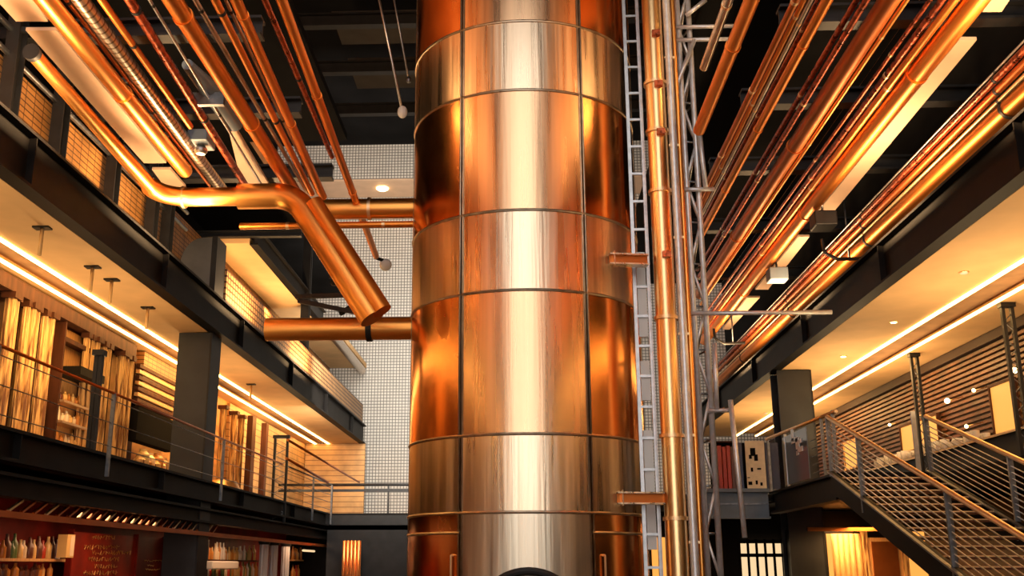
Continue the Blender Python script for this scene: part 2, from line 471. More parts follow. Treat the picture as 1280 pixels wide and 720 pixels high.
# ------------------------------------------------------------------ the great copper cask
CX, CY, CR = .08, 22.0, 2.45
cask = thing('copper_cask', (CX, CY, 0), 'towering cylindrical cask clad in polished copper and brushed panels, centre of the hall', 'copper cask')
yf = CY - CR
zz = [at(656, y, Y=yf).z for y in (640, 542, 362, 262, 112, 26)]
z_low = at(656, 667, Y=yf + .9).z
band = zz[5] - zz[4]; tall = zz[4] - zz[3]
levels = [(0.0, z_low, 'low'), (z_low, zz[0], 'sub'), (0.0, zz[0], 'front'), (zz[0], zz[1], 'brushed'), (zz[1], zz[2], 'polished'), (zz[2], zz[3], 'brushed'),
          (zz[3], zz[4], 'polished'), (zz[4], zz[5], 'brushed'), (zz[5], zz[5] + tall, 'polished'), (zz[5] + tall, zz[5] + tall + band, 'brushed'),
          (zz[5] + tall + band, TOP - .02, 'polished')]
seams = [math.radians(-31 + 60 * k) for k in range(6)]   # 0 faces the viewer (-Y)


def cpt(a, r, z): return Vector((CX + r * math.sin(a), CY - r * math.cos(a), z))


def patch(a0, a1, z0, z1, r=CR, t=.03, n=18):
    m = MB(); R_ = []
    for i in range(n + 1):
        a = a0 + (a1 - a0) * i / n
        R_.append([m.bm.verts.new(cpt(a, rr, z)) for rr, z in ((r, z0), (r, z1), (r - t, z1), (r - t, z0))])
    for p_, q_ in zip(R_, R_[1:]):
        for k in range(4):
            f = m.bm.faces.new((p_[k], q_[k], q_[(k + 1) % 4], p_[(k + 1) % 4])); f.smooth = k == 0
    m.bm.faces.new(R_[0]); m.bm.faces.new(R_[-1][::-1])
    return m


for z0, z1, k in levels:
    for i, s in enumerate(seams):
        if (k == 'front') != (i == 0) and k in ('front', 'low', 'sub'): continue
        mat = {'front': 'brushed_bronze', 'low': 'polished_copper', 'sub': 'polished_copper', 'brushed': 'brushed_copper', 'polished': 'satin_copper' if i == 0 else 'polished_copper'}[k]
        if k == 'brushed' and i % 2: mat = 'brushed_bronze' if z0 < 8 else 'brushed_copper'
        patch(s + .006, s + PI / 3 - .006, z0 + .012, z1 - .012).build('brushed_panel' if 'brushed' in mat else 'copper_panel', mat, cask)
MB().lathe((CX, CY, 0), [(CR - .06, 0.01), (CR - .05, TOP - .01)], 64).build('inner_shell', 'black_girder', cask)
for i, s in enumerate(seams):
    for d in (-.013, .013):
        MB().tube([cpt(s + d, CR + .008, 0), cpt(s + d, CR + .008, TOP - .02)], .022, 8).build('vertical_seam', 'seam_metal', cask)
for z0, z1, k in levels[1:2] + levels[3:]:
    a0, a1 = (0, 2 * PI)
    if k == 'sub': a0, a1 = seams[1], seams[0] + 2 * PI
    pts = [cpt(a0 + (a1 - a0) * i / 72, CR + .005, z0) for i in range(73)]
    MB().tube(pts, .03, 8, caps=(k == 'sub')).build('ring_seam', 'seam_metal', cask)
# hatch at the foot of the front panel
hz = at(661, 714, Y=yf).z; hr = .98
pts = []
for i in range(25):
    t = PI * i / 24
    x = hr * math.cos(t); pts.append((x, hz - hr + hr * math.sin(t)))
pts = [(hr, 0.02)] + pts + [(-hr, 0.02)]
m = MB().tube([(CX + x, CY - math.sqrt((CR + .05) ** 2 - x * x), z) for x, z in pts], .075, 10); rim = m.build('hatch_rim', 'black_steel', cask)
m = MB(); n_ = len(pts)
vs = [m.bm.verts.new((CX + x * .97, CY - math.sqrt((CR + .02) ** 2 - x * x * .94), z if z < .1 else hz - hr + (z - hz + hr) * .97)) for x, z in pts]
for i in range(n_ // 2):
    a_, b_, c_, d_ = vs[i], vs[i + 1], vs[n_ - 2 - i], vs[n_ - 1 - i]
    if len({a_, b_, c_, d_}) == 4: m.bm.faces.new((a_, b_, c_, d_))
m.build('hatch_door', 'dark_wood', rim)
for a in (-23, 12):
    pass
# small pale handles low on the flanking panels
for x in (566, 754):
    p0 = at(x, 694, Y=yf + .3); p1 = at(x + 1, 722, Y=yf + .3)
    ang = math.asin((p0.x - CX) / CR)
    MB().tube(fillet([cpt(ang, CR, p0.z), cpt(ang, CR + .07, p0.z), cpt(ang, CR + .07, p1.z), cpt(ang, CR, p1.z)], .04), .022, 8).build('handle', 'brass', cask)

# arms tying the standpipe to the cask
for i, (y, lab) in enumerate(((326, 'pale copper bracket arm holding the standpipe to the cask, upper one'), (623, 'pale copper bracket arm holding the standpipe to the cask, lower one'))):
    q = at(806 if i == 0 else 826, y, Y=20.3)
    ang = math.radians(43)
    s_ = cpt(ang, CR + .03, q.z)
    o = thing('bracket_arm', (s_.x, s_.y, s_.z), lab, 'bracket', 'standpipe bracket arms')
    e = Vector((q.x + .05, 20.3, q.z))
    MB().bar(s_ + Vector((0, 0, .1)), e + Vector((0, 0, .1)), .24, .03).build('top_plate', 'brushed_copper', o)
    MB().bar(s_ + Vector((0, 0, -.1)), e + Vector((0, 0, -.1)), .24, .03).build('bottom_plate', 'brushed_copper', o)
    MB().bar(s_, e, .04, .18).build('web', 'pipe_brown', o)
    d = (e - s_).normalized()
    MB().bar(s_ + d * .08, s_ + d * .1, .30, .30).build('end_plate', 'brushed_copper', o)

# ------------------------------------------------------------------ standpipe, cable ladder, scaffold tower
YS = 20.3
xs = at(847, 700, Y=YS).x
o = thing('standpipe', (xs, YS, 0), 'tall polished copper standpipe rising beside the cask', 'standpipe')
MB().tube([(xs, YS, 0), (xs, YS, TOP - .03)], .21, 24).build('pipe', 'tower_copper', o)
for y in (105, 165, 398, 545, 648, 240):
    z = at(830, y, Y=YS).z
    MB().lathe((xs, YS, z - .04), [(.21, 0), (.245, .0), (.245, .07), (.21, .07)], 24).build('collar', 'brass', o)
for y in (42, 105, 165, 318):
    z = at(830, y, Y=YS - .2).z
    MB().box(xs - .05, xs + .12, YS - .3, YS - .2, z - .07, z + .05).build('clamp', 'pipe_red', o)
o = thing('conduit', (xs + .31, YS - .05, 0), 'slim silver conduit clipped to the far side of the copper standpipe', 'conduit')
MB().tube([(xs + .31, YS - .05, 0), (xs + .31, YS - .05, TOP - .03)], .085, 12).build('pipe', 'pale_tube', o)
for z in range(2, 20, 2):
    MB().box(xs + .215, xs + .42, YS - .09, YS - .02, z, z + .05).build('clip', 'brass', o)
o = thing('conduit', (xs + .47, YS + .15, 0), 'slim copper conduit behind the silver one beside the standpipe', 'conduit')
MB().tube([(xs + .47, YS + .15, 0), (xs + .47, YS + .15, TOP - .03)], .05, 12).build('pipe', 'pipe_bright', o)
# cable ladder between cask and pipe
xl = at(813, 600, Y=YS + .5).x
o = thing('cable_ladder', (xl, YS + .5, 0), 'narrow silver cable ladder squeezed between the cask and the standpipe', 'cable ladder')
for d in (-.16, .13):
    MB().box(xl + d - .035, xl + d + .035, YS + .45, YS + .55, 0, TOP - .03).build('side_rail', 'galvanised', o)
k = 0
z = .3
while z < 14:
    MB().box(xl - .125, xl + .095, YS + .48, YS + .52, z, z + .05).build('rung', 'galvanised', o); z += .62
rr = random.Random(3)
for za, zb in ((1.9, 4.2), (6.1, 7.9), (4.8, 5.6)):
    MB().box(xl - .1, xl + .08, YS + .53, YS + .6, za, zb).build('cover_plate', 'white_tray', o)

# scaffold tower
xt, yt = at(874, 600, Y=21.0).x, 21.0
tw = thing('scaffold_tower', (xt, yt, 0), 'tall grey tubular scaffold tower laced with diagonals beside the copper standpipe', 'scaffold tower')
legs = [(xt + .02, yt - .3), (xt + .27, yt - .25), (xt - .12, yt + .3), (xt + .14, yt + .35)]
for i, (x, y) in enumerate(legs):
    MB().tube([(x, y, 0), (x, y, TOP - .03)], .06 if i < 2 else .045, 10).build('upright', 'pale_tube' if i < 2 else 'galvanised', tw)
z = .4; k = 0
while z < 15:
    for (a, b_) in ((0, 1), (1, 3), (3, 2), (2, 0)):
        A, B = legs[a], legs[b_]
        MB().tube([(A[0], A[1], z), (B[0], B[1], z)], .022, 6).build('ledger', 'dark_galvanised', tw) if k % 2 == 0 or a == 0 else None
        if (k + a) % 2:
            A, B = B, A
        MB().tube([(A[0], A[1], z), (B[0], B[1], z + .9)], .028, 6).build('brace', 'pale_tube' if a == 0 else 'galvanised', tw)
    z += .9; k += 1
# long bars fixed to the tower
for i, (xa, ya, xb, yb, lab) in enumerate(((845, 34, 927, 34, 'grey horizontal scaffold bar at the very top of the tower, upper of two'),
                                          (845, 50, 925, 50, 'grey horizontal scaffold bar near the tower top, lower of two'),
                                          (847, 392, 1040, 392, 'long grey horizontal scaffold bar reaching under the copper pipes'),
                                          (850, 237, 893, 238, 'short pale scaffold bar sticking out halfway up the tower'),
                                          (885, 513, 917, 513, 'short pale scaffold bar joining the tower to a leaning tube'))):
    A, B = at(xa, ya, Y=yt - .38), at(xb, yb, Y=yt - .38); B.z = A.z
    o = MB().tube([A, B], .045, 10).build('scaffold_bar', 'pale_tube', label=lab, cat='scaffold bar', group='scaffold bars on the tower')
for xa, ya, xb, yb, lab in ((913, 500, 931, 672, 'leaning grey scaffold tube between the tower and the landing'),
                            (868, 50, 840, 122, 'slanting grey scaffold brace at the top of the tower'),
                            (873, 152, 882, 235, 'short upright scaffold tube below the open duct end'),
                            (882, 0, 858, 19, 'short sloping scaffold tube at the upper edge above the tower'),
                            (893, 429, 896, 512, 'short upright scaffold tube under the long bar')):
    A, B = at(xa, ya, Y=yt - .45), at(xb, yb, Y=yt - .45)
    MB().tube([A, B], .05, 10).build('scaffold_tube', 'pale_tube', label=lab, cat='scaffold tube', group='loose scaffold tubes by the tower')

# ------------------------------------------------------------------ overhead pipes
ZP = 9.6


def pipe(name, P, Q, r, mat, label, group, seg=20, collars=0, ring='brass', caps=True):
    P, Q = Vector(P), Vector(Q)
    o = thing(name, P, label, 'pipe', group)
    run = MB().tube([P, Q], r, seg, caps=caps).build('pipe', mat, o)
    L = (Q - P).length; d = (Q - P).normalized()
    for i in range(collars):
        c = P + d * (L * (i + 1) / (collars + 1))
        MB().tube([c - d * .035, c + d * .035], r * 1.12, seg).build('coupling', ring, run)
    return o


def end_y(X, Z, xpix):
    lo, hi = 3.0, 49.0
    for _ in range(40):
        m_ = (lo + hi) / 2
        if proj((X, m_, Z))[0] > xpix: lo = m_
        else: hi = m_
    return lo


RGp = 'pipes running under the roof above the slatted-wall gallery'
rights = [  # x range at the top edge of the photo, material, end x, dz, label
    (929, 950, 'pipe_copper', 874, 0, 'open-ended copper pipe nearest the scaffold tower'),
    (904, 917, 'pipe_steel', 880, .5, 'dull grey pipe behind the open-ended copper one'),
    (989, 1000, 'pipe_brown', 872, 0, 'brown pipe, first of the bundle next to the scaffold tower'),
    (1001, 1009, 'pipe_copper', 872, 0, 'thin orange pipe between brown and steel in the bundle by the tower'),
    (1010, 1017, 'pipe_steel', 874, -.05, 'thin steel pipe in the bundle by the tower'),
    (1019, 1025, 'pipe_red', 876, .1, 'thin dark red pipe in the bundle by the tower'),
    (1026, 1042, 'pipe_copper', 876, 0, 'medium copper pipe closing the bundle by the tower'),
    (1066, 1075, 'pipe_red', 872, .1, 'mottled dark red pipe, first of a thin pair'),
    (1078, 1088, 'pipe_red', 874, 0, 'mottled dark red pipe, second of a thin pair'),
    (1096, 1127, 'pipe_brown', 874, 0, 'wide brown copper pipe beside the thin red pair'),
    (1129, 1137, 'pipe_bright', 876, -.05, 'thin bright gold pipe along the wide brown one'),
    (1159, 1166, 'pipe_red', 880, .1, 'single thin red pipe crossing a dark gap alone'),
    (1172, 1184, 'pipe_red', 876, .2, 'dark red pipe tucked against the brightest wide pipe'),
    (1186, 1200, 'pipe_copper', 876, .1, 'medium copper pipe tucked against the brightest wide pipe'),
    (1202, 1239, 'pipe_copper', 880, 0, 'widest bright copper pipe beside the pale ceiling strip'),
]
for xa, xb, mt, xe, dz, lab in rights:
    Z = ZP + dz
    c = at((xa + xb) / 2, 0, Z=Z); dep = proj(c)[2]
    ang = math.atan2(707, abs((xa + xb) / 2 - 655))
    r = (xb - xa) / 2 * math.sin(ang) * dep / F
    ye = end_y(c.x, Z, xe)
    pipe('copper_pipe' if 'steel' not in mt else 'steel_pipe', (c.x, 2.0, Z), (c.x, ye, Z), r, mt, lab, RGp, collars=4 if r > .1 else 6, ring=mt if r > .08 else 'brass')
for yc, w, mt, dz, lab in ((54, 4, 'galvanised', .1, 'thin silver wire conduit, outermost of the pipes by the girder'),
                           (66, 14, 'pipe_red', .1, 'dark red pipe of the outer bundle above the girder'),
                           (83, 15, 'pipe_brown', 0, 'brown pipe of the outer bundle above the girder'),
                           (98, 7, 'brass', -.15, 'thin gold pipe of the outer bundle above the girder'),
                           (121, 36, 'pipe_copper', 0, 'wide copper pipe of the outer bundle above the girder'),
                           (145, 7, 'brass', .12, 'thin gold pipe under the wide one of the outer bundle')):
    Z = 9.2 + dz
    c = at(1277, yc, Z=Z); dep = proj(c)[2]
    ang = math.atan2(abs(1277 - 655), 707 - yc)
    r = w / 2 * math.sin(ang) * dep / F
    ye = min(end_y(c.x, Z, 884), 46.5)
    pipe('copper_pipe' if mt != 'galvanised' else 'conduit', (c.x, 2.0, Z), (c.x, ye, Z), r, mt, lab, RGp, collars=5, ring='black_steel')

LGp = 'pipes running under the roof above the amber-lit gallery'
lefts = [  # (x,y) (x,y) width px at top, material, dz, label
    ((58, 0), (231, 213), 34, 'pipe_bright', -.1, 'widest bright copper pipe, capped just above the bent pipe'),
    ((101, 0), (277, 236), 26, 'duct_ribbed', .1, 'ribbed pale steel duct beside the widest copper pipe'),
    ((83, 0), (262, 232), 7, 'pipe_brown', .1, 'narrow brown pipe between widest copper pipe and ribbed duct'),
    ((127, 0), (238, 158), 12, 'pipe_copper', 0, 'short copper pipe ending in a dark gap beside the ribbed duct'),
    ((162, 0), (312, 240), 15, 'pipe_red', .1, 'mottled dark red pipe beside the short copper pipe'),
    ((216, 0), (372, 246), 29, 'pipe_copper', 0, 'wide orange copper pipe next to the blue-grey plate'),
    ((244, 0), (384, 240), 8, 'pipe_steel', .1, 'thin steel pipe hugging the wide orange copper pipe'),
    ((269, 0), (390, 242), 12, 'pipe_copper', 0, 'narrow copper pipe, one of a close pair near the middle'),
    ((295, 0), (404, 246), 16, 'pipe_copper', -.05, 'medium copper pipe, wider one of a close pair near the middle'),
    ((282, 0), (397, 242), 5, 'pipe_steel', .1, 'thin grey conduit inside the close pair of copper pipes'),
    ((331, 0), (415, 196), 9, 'pipe_red', .1, 'thin dark red pipe before the innermost copper pipe'),
    ((352, 0), (470, 320), 15, 'pipe_copper', 0, 'innermost copper pipe ending in a white lamp by the cask'),
    ((187, 0), (330, 236), 5, 'galvanised', .2, 'thin silver conduit crossing the dark gap by the mottled red pipe'),
]
for (xa, ya), (xb, yb), w, mt, dz, lab in lefts:
    Z = ZP + dz
    A, B = at(xa, ya, Z=Z), at(xb, yb, Z=Z); dep = proj(A)[2]
    ang = math.atan2(abs(yb - ya), abs(xb - xa))
    r = w / 2 * math.sin(ang) * dep / F
    d = (B - A); A2 = A - d * ((A.y - 2) / d.y)
    nm = {'duct_ribbed': 'steel_duct', 'pipe_steel': 'steel_pipe', 'galvanised': 'conduit'}.get(mt, 'copper_pipe')
    o = pipe(nm, A2, B, r, mt, lab, LGp, collars=0 if mt == 'duct_ribbed' else 4, ring=mt if r > .08 else 'black_steel')
    if mt == 'pipe_bright':
        MB().sphere(B, r, 1, 1, 1).build('end_cap', mt, o)
# white lamp at the end of the innermost pipe
q = at(482, 331, Z=ZP - .1)
o = thing('pipe_lamp', q, 'small white globe lamp at the end of the innermost copper pipe', 'lamp')
MB().sphere(q, .17).build('globe', 'porcelain', o)
MB().tube([q + Vector((0, 0, .1)), q + Vector((-.25, -.3, .12))], .05, 8).build('holder', 'black_steel', o)
# lamp under the bulkhead
q = at(478, 235, Z=19.82)
MB().lathe((q.x, q.y, 19.7), [(.2, 0), (.3, .06), (.3, .12)]).build('ceiling_lamp', 'lamp_glow', label='round bright lamp under the tiled bulkhead high at the back', cat='lamp')

# the bent pipe that dives to the horizontal one
ya = 21.8
K0 = at(42, 68, Z=ZP - .5); K1 = at(200, 247, Z=ZP - .5)
ym = K1.y
A = at(205, 262, Y=ym); Bk = at(368, 263, Y=ym); C = at(466, 398, Y=ym - .3)
A.z = Bk.z = K1.z
A.x = K1.x
pre = K0
bp = thing('bent_pipe', K1, 'bright copper pipe bending level and then diving diagonally towards the cask', 'pipe')
path = fillet([pre, K1, Bk], .75, 12)
MB().tube(path, .2, 24, radii=[.11, .15] + [.2] * (len(path) - 2)).build('level_run', 'pipe_bright', bp)
MB().tube([K0 - (K1 - K0).normalized() * .1, K0], .13, 20).build('end_flange', 'black_steel', bp)
MB().tube(fillet([Bk - Vector((1.2, 0, 0)), Bk, C], .8, 12), .27, 24, radii=None).build('diagonal_run', 'pipe_bright', bp)
for t in (.18, .8):
    c = K1.lerp(Bk, t)
    MB().tube([c - Vector((.03, 0, 0)), c + Vector((.03, 0, 0))], .235, 24).build('coupling', 'brass', bp)
d = (C - Bk).normalized(); off = Vector((.23, -.1, .08))
MB().tube([Bk + d * .35 + off, C + off - d * .05], .2, 20).build('twin_run', 'pipe_copper', bp)
# level pipes into the cask
for (xa, xb, yy, r, mt, lab, col) in ((385, 520, 262, .235, 'pipe_bright', 'level copper pipe entering the cask at the upper joint', 1),
                                      (300, 520, 283, .075, 'pipe_copper', 'thin level copper pipe under the upper joint', 3),
                                      (333, 520, 412, .255, 'pipe_bright', 'level copper pipe entering the cask below the diagonal one', 0)):
    A = at(xa, yy, Y=22.4); B = Vector((CX - CR + .35, 22.4, A.z))
    o = pipe('level_pipe', A, B, r, mt, lab, 'level pipes running into the cask', collars=col, ring='brass')
    if yy == 412:
        c = at(462, 412, Y=22.4); c.z = A.z
        MB().tube([c - Vector((.06, 0, 0)), c + Vector((.06, 0, 0))], .29, 24).build('clamp', 'black_steel', o)
# black struts carrying the lower level pipe
for i, (xa, ya_, xb, yb) in enumerate(((370, 371, 435, 369), (373, 376, 452, 392), (425, 392, 445, 380), (470, 396, 450, 384))):
    A, B = at(xa, ya_, Y=23.1), at(xb, yb, Y=22.9)
    MB().bar(A, B, .08, .1).build('steel_strut', 'black_steel', label=['upper black strut fixed to the far post behind the diagonal pipe', 'lower black strut sloping to the level pipe clamp', 'short black stay on the near side of the pipe clamp', 'short black stay on the cask side of the pipe clamp'][i], cat='strut', group='black struts around the level pipe clamp')
# little valve on top
q = at(418, 357, Y=23)
o = thing('valve', q, 'small black valve perched behind the diagonal pipe', 'valve')
MB().lathe(q, [(.06, 0), (.1, .05), (.1, .12), (.05, .16)]).build('body', 'black_steel', o)
MB().tube([q + Vector((-.14, 0, .2)), q + Vector((.14, 0, .2))], .025, 8).build('handle', 'black_steel', o)
MB().box(q.x - .05, q.x + .05, q.y - .05, q.y + .05, q.z + .1, q.z + .22).build('neck', 'black_steel', o)

# pale flat ceiling strips between the pipes, each cut by black cross beams


def strip(name, poly, Z, mat, label, group, t=.06):
    P = [at(x, y, Z=Z) for x, y in poly]
    m = MB(); a_ = [m.bm.verts.new(p) for p in P]; b_ = [m.bm.verts.new(p + Vector((0, 0, t))) for p in P]
    m.bm.faces.new(a_); m.bm.faces.new(b_[::-1])
    for i in range(len(P)): m.bm.faces.new((a_[i], b_[i], b_[(i + 1) % len(P)], a_[(i + 1) % len(P)]))
    return m.build(name, mat, label=label, cat='ceiling panel', group=group)


LS, RS = 'pale strips above the amber-lit gallery pipes', 'pale strips above the slatted-wall gallery pipes'
strip('ceiling_panel', [(-30, -28), (22, -28), (60, 27), (20, 27)], ZP + .6, 'pale_panel', 'pale flat strip at the corner beside the widest copper pipe', LS)
strip('ceiling_panel', [(32, 38), (70, 38), (208, 204), (180, 204)], ZP + .6, 'pale_panel', 'long pale flat strip alongside the widest copper pipe', LS)
strip('ceiling_panel', [(190, 212), (213, 212), (232, 234), (206, 234)], ZP + .6, 'pale_panel', 'short pale flat strip above the elbow of the bent pipe', LS)
strip('ceiling_panel', [(284, 156), (292, 156), (345, 246), (306, 246)], ZP + .6, 'pale_panel', 'pale tapering panel behind the wide orange copper pipe', LS)
strip('ceiling_panel', [(1240, -6), (1282, -30), (1252, 15), (1228, 15)], ZP + .5, 'pale_panel', 'pale flat strip end above the first cross beam', RS)
strip('ceiling_panel', [(1199, 50), (1221, 50), (1042, 265), (1022, 265)], ZP + .5, 'pale_panel', 'long pale flat strip alongside the widest bright pipe', RS)
strip('ceiling_panel', [(998, 296), (1012, 296), (960, 362), (944, 362)], ZP + .5, 'pale_panel', 'short pale flat strip between two black pipe hangers', RS)
strip('ceiling_panel', [(934, 372), (950, 372), (912, 412), (903, 412)], ZP + .5, 'pale_panel', 'smallest pale flat strip by the scaffold bar', RS)

# black cross beams above the pipes
for i, y in enumerate((16, 19.2, 22.8, 27.2, 32, 38)):
    n = ['first', 'second', 'third', 'fourth', 'fifth', 'sixth'][i]
    if i < 3: MB().ibeam((-12.05, y, ZP + .95), (-4.4, y, ZP + .95), .3, .35).build('cross_beam', 'black_steel', label='black cross beam over the %s pipes, %s from the viewer' % ('amber-lit gallery', n), cat='beam', group='cross beams over the pipes')
    if i < 5:
        MB().ibeam((4.4, y, ZP + .95), (9.05, y, ZP + .95), .3, .35).build('cross_beam', 'black_steel', label='black cross beam over the %s pipes, %s from the viewer' % ('slatted-wall gallery', n), cat='beam', group='cross beams over the pipes')
# dark ceilings over the pipe zones, kept short so cask reflections stay warm
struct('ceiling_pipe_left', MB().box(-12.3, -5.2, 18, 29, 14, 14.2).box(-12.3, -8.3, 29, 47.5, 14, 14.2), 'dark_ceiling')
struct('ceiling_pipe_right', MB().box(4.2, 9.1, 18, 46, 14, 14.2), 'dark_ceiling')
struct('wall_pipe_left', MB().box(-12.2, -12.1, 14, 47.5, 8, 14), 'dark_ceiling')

# hangers gripping the outer right pipes
for i, (x, y) in enumerate(((1046, 318), (1030, 285), (972, 352), (1205, 235), (905, 425))):
    q = at(x, y, Z=9.0)
    o = thing('pipe_hanger', q, ['black curved pipe hanger gripping the outer copper bundle', 'black block hanger at the end of the long pale strip', 'blue-grey hanger block beside the short pale strip', 'black pipe hanger above the girder nearest the viewer', 'small black pipe hanger by the scaffold bar'][i], 'pipe hanger', 'black hangers on the outer pipes')
    if i in (1, 2):
        MB().box(q.x - .25, q.x + .25, q.y - .25, q.y + .25, q.z, q.z + .35).build('block', 'black_steel' if i == 1 else 'blue_grey_steel', o, bevel=.03)
        MB().tube([q + Vector((0, 0, .35)), q + Vector((0, 0, 1.6))], .03, 8).build('rod', 'galvanised', o)
    else:
        pts_ = [q + Vector((-.32, 0, .4)), q + Vector((-.3, 0, .05)), q + Vector((0, 0, -.12)), q + Vector((.35, 0, -.12)), q + Vector((.7, 0, -.1))]
        MB().tube(fillet(pts_, .15), .045, 8).build('strap', 'black_steel', o)
        MB().tube([q + Vector((.3, 0, -.1)), q + Vector((.3, 0, 1.7))], .025, 8).build('rod', 'dark_galvanised', o)
# blue-grey curved plates / valves among left pipes
q = at(266, 118, Z=ZP + .4)
o = thing('vent_housing', q, 'blue-grey curved housing hanging between the left-hand bundle of pipes', 'housing')
o['label'] = 'blue-grey curved housing tucked between the mottled red and wide orange pipes'
MB().tube([q + Vector((-.1, -1.2, 0)), q + Vector((.02, 0, 0)), q + Vector((.05, 1.3, 0))], .3, 16, radii=[.1, .2, .18]).build('shell', 'blue_grey_steel', o)
MB().box(q.x - .3, q.x + .3, q.y - .3, q.y - .2, q.z - .34, q.z - .1).build('flange', 'dark_galvanised', o)
q = at(252, 175, Z=ZP + .2)
o = thing('pipe_valve', q, 'small grey valve block at the end of the short copper pipe', 'valve')
MB().box(q.x - .2, q.x + .2, q.y - .3, q.y + .3, q.z - .12, q.z + .12).build('block', 'blue_grey_steel', o, bevel=.03)
MB().lathe(q + Vector((0, 0, -.3)), [(.09, 0), (.13, .05), (.13, .1), (.05, .2)]).build('knob', 'galvanised', o)

# roof bays between the pipe zones: pale boards and beams across, chains
ys = [25, 27.6, 30.2, 33.5, 37]
for i, y in enumerate(ys):
    MB().ibeam((-7.5, y, 18.7), (7.5, y, 18.7), .3, .45).build('roof_beam', 'black_steel', label='black roof beam crossing high above the cask, %s from the viewer' % ['first', 'second', 'third', 'fourth', 'fifth', 'sixth', 'seventh'][i], cat='beam', group='roof beams')
for i in range(len(ys) - 1):
    struct('ceiling_bay', MB().box(-6.2, -1, ys[i] + .6, ys[i + 1] - .6, 19.3, 19.4), 'bay_board')
for i, (xa, ya_, xb, yb) in enumerate(((470, -20, 503, 140), (489, -20, 511, 100))):
    A, B = at(xa, ya_, Y=24.5), at(xb, yb, Y=24.5)
    A = B + (A - B) * 1.5
    o = thing('steel_cable', B, ['silver cable hanging beside the cask with a pale end fitting', 'thinner grey cable hanging closest to the cask'][i], 'cable', 'cables beside the cask')
    MB().tube([A, B], .035 if i == 0 else .028, 8).build('strand', 'galvanised' if i == 0 else 'dark_galvanised', o)
    MB().sphere(B, .13 if i == 0 else .07, 1, 1, 1.3).build('end_fitting', 'porcelain' if i == 0 else 'dark_galvanised', o)

# ------------------------------------------------------------------ upper left: mullions, parapet, top soffit
for i, x in enumerate((2, 70, 143, 196, 216)):
    y = at(x, 200, X=-8.5).y
    MB().ibeam((-8.5, y, GT), (-8.5, y, 10.9), .22, .3, .03, up=Vector((0, 1, 0))).build('steel_mullion', 'black_steel', label='black mullion in front of the gold brickwork, %s from the viewer' % ['first', 'second', 'third', 'fourth', 'fifth'][i], cat='mullion', group='mullions before the gold brick')
    MB().bar((-8.45, y, 10.4), (-7.1, y + .3, ZP + .9), .07, .09).build('steel_brace', 'black_steel', label='thin black brace from the %s mullion up to the pipes' % ['first', 'second', 'third', 'fourth', 'fifth'][i], cat='brace', group='braces above the brickwork')
for i, z in enumerate((9.9, 10.35)):
    MB().tube([(-8.55, 3, z), (-8.55, 25, z)], .05, 8).build('conduit', 'dark_galvanised', label=['dark conduit along the top of the gold brickwork, lower', 'dark conduit above the gold brickwork, upper'][i], cat='conduit', group='conduits above the brickwork')
o = struct('wall_parapet', MB().box(XL - .15, XL - .05, 25.8, 49.5, GT + .005, at(300, 352, X=XL - .05).z), 'gold_mesh')
zc = 10.95
MB().ibeam((-8.0, 29.5, zc + .25), (-8.0, 40.5, zc + .25), .25, .6).build('soffit_beam', 'black_girder', label='black beam over the pale soffit above the gold mesh parapet', cat='beam')
struct('ceiling_top_left', MB().box(-9.39, -8.13, 29.5, 40.6, zc, zc + .2).box(-9.39, -7.6, 40.6, 49.9, zc, zc + .2), 'soffit_plaster')
struct('wall_top_left', MB().box(-9.6, -9.4, 25.9, 49.8, GT - .4, zc), 'gold_brick')
y = 37.2
MB().ibeam((-8.0, y, 9.0), (-8.0, y, at(371, 293, Y=y).z + .6), .3, .3, .04, up=Vector((0, 1, 0))).build('steel_post', 'black_steel', label='slim black post before the grid-tiled back wall, holding the strut ends', cat='steel post')
MB().ibeam((-11.6, 29.3, at(371, 292, Y=29.3).z), (at(377, 292, Y=29.3).x, 29.3, at(371, 292, Y=29.3).z), .2, .2, .03).build('cross_beam', 'black_steel', label='slim black beam running level behind the bent pipe', cat='beam')
# small beige ducts seen between parapet and level pipe
MB().tube([(-7.75, 40.9, zc - .2), (-7.75, 49.5, zc - .2)], .19, 14).build('steel_duct', 'duct_ribbed', label='short ribbed grey duct under the level pipe beside the tiled wall', cat='duct')

# ------------------------------------------------------------------ railings


def railing(root_label, X, y0, y1, zdeck, post_ys, h=1.07, ncab=6, rail='brass', cab='galvanised', postm='dark_galvanised', name='railing', rr_=.026):
    o = thing(name, (X, y0, zdeck), root_label, 'railing')
    MB().tube([(X, y0, zdeck + h), (X, y1, zdeck + h)], rr_, 10).build('handrail', rail, o)
    for py in post_ys:
        MB().box(X - .03, X + .03, py - .03, py + .03, zdeck - .42, zdeck + h).build('post', postm, o)
    for k in range(ncab):
        z = zdeck + .12 + (h - .25) * k / max(1, ncab - 1)
        MB().tube([(X, y0, z), (X, y1, z)], .009 if ncab > 2 else .018, 6).build('cable', cab, o)
    return o


pys = [at(x, 600, X=XL).y for x in (-40, 119, 267)] 
railing('brown metal handrail with thin cables along the amber-lit gallery', XL + .2, 10, at(345, 582, X=XL).y, DL, pys, ncab=3, rail='pipe_brown', cab='dark_galvanised')
o = railing('dark railing with sloping rails past the laced post at the gallery end', XL + .2, at(352, 600, X=XL).y, 40.5, DL, [at(385, 600, X=XL).y, at(408, 620, X=XL).y], ncab=4, rail='dark_galvanised', cab='dark_galvanised')
for (xa, ya_, xb, yb) in ((360, 550, 449, 603), (358, 573, 410, 603)):
    A, B = at(xa, ya_, X=-6.9), at(xb, yb, X=-6.9)
    MB().tube([A, B], .04, 8).build('sloping_rail', 'pipe_brown', o)
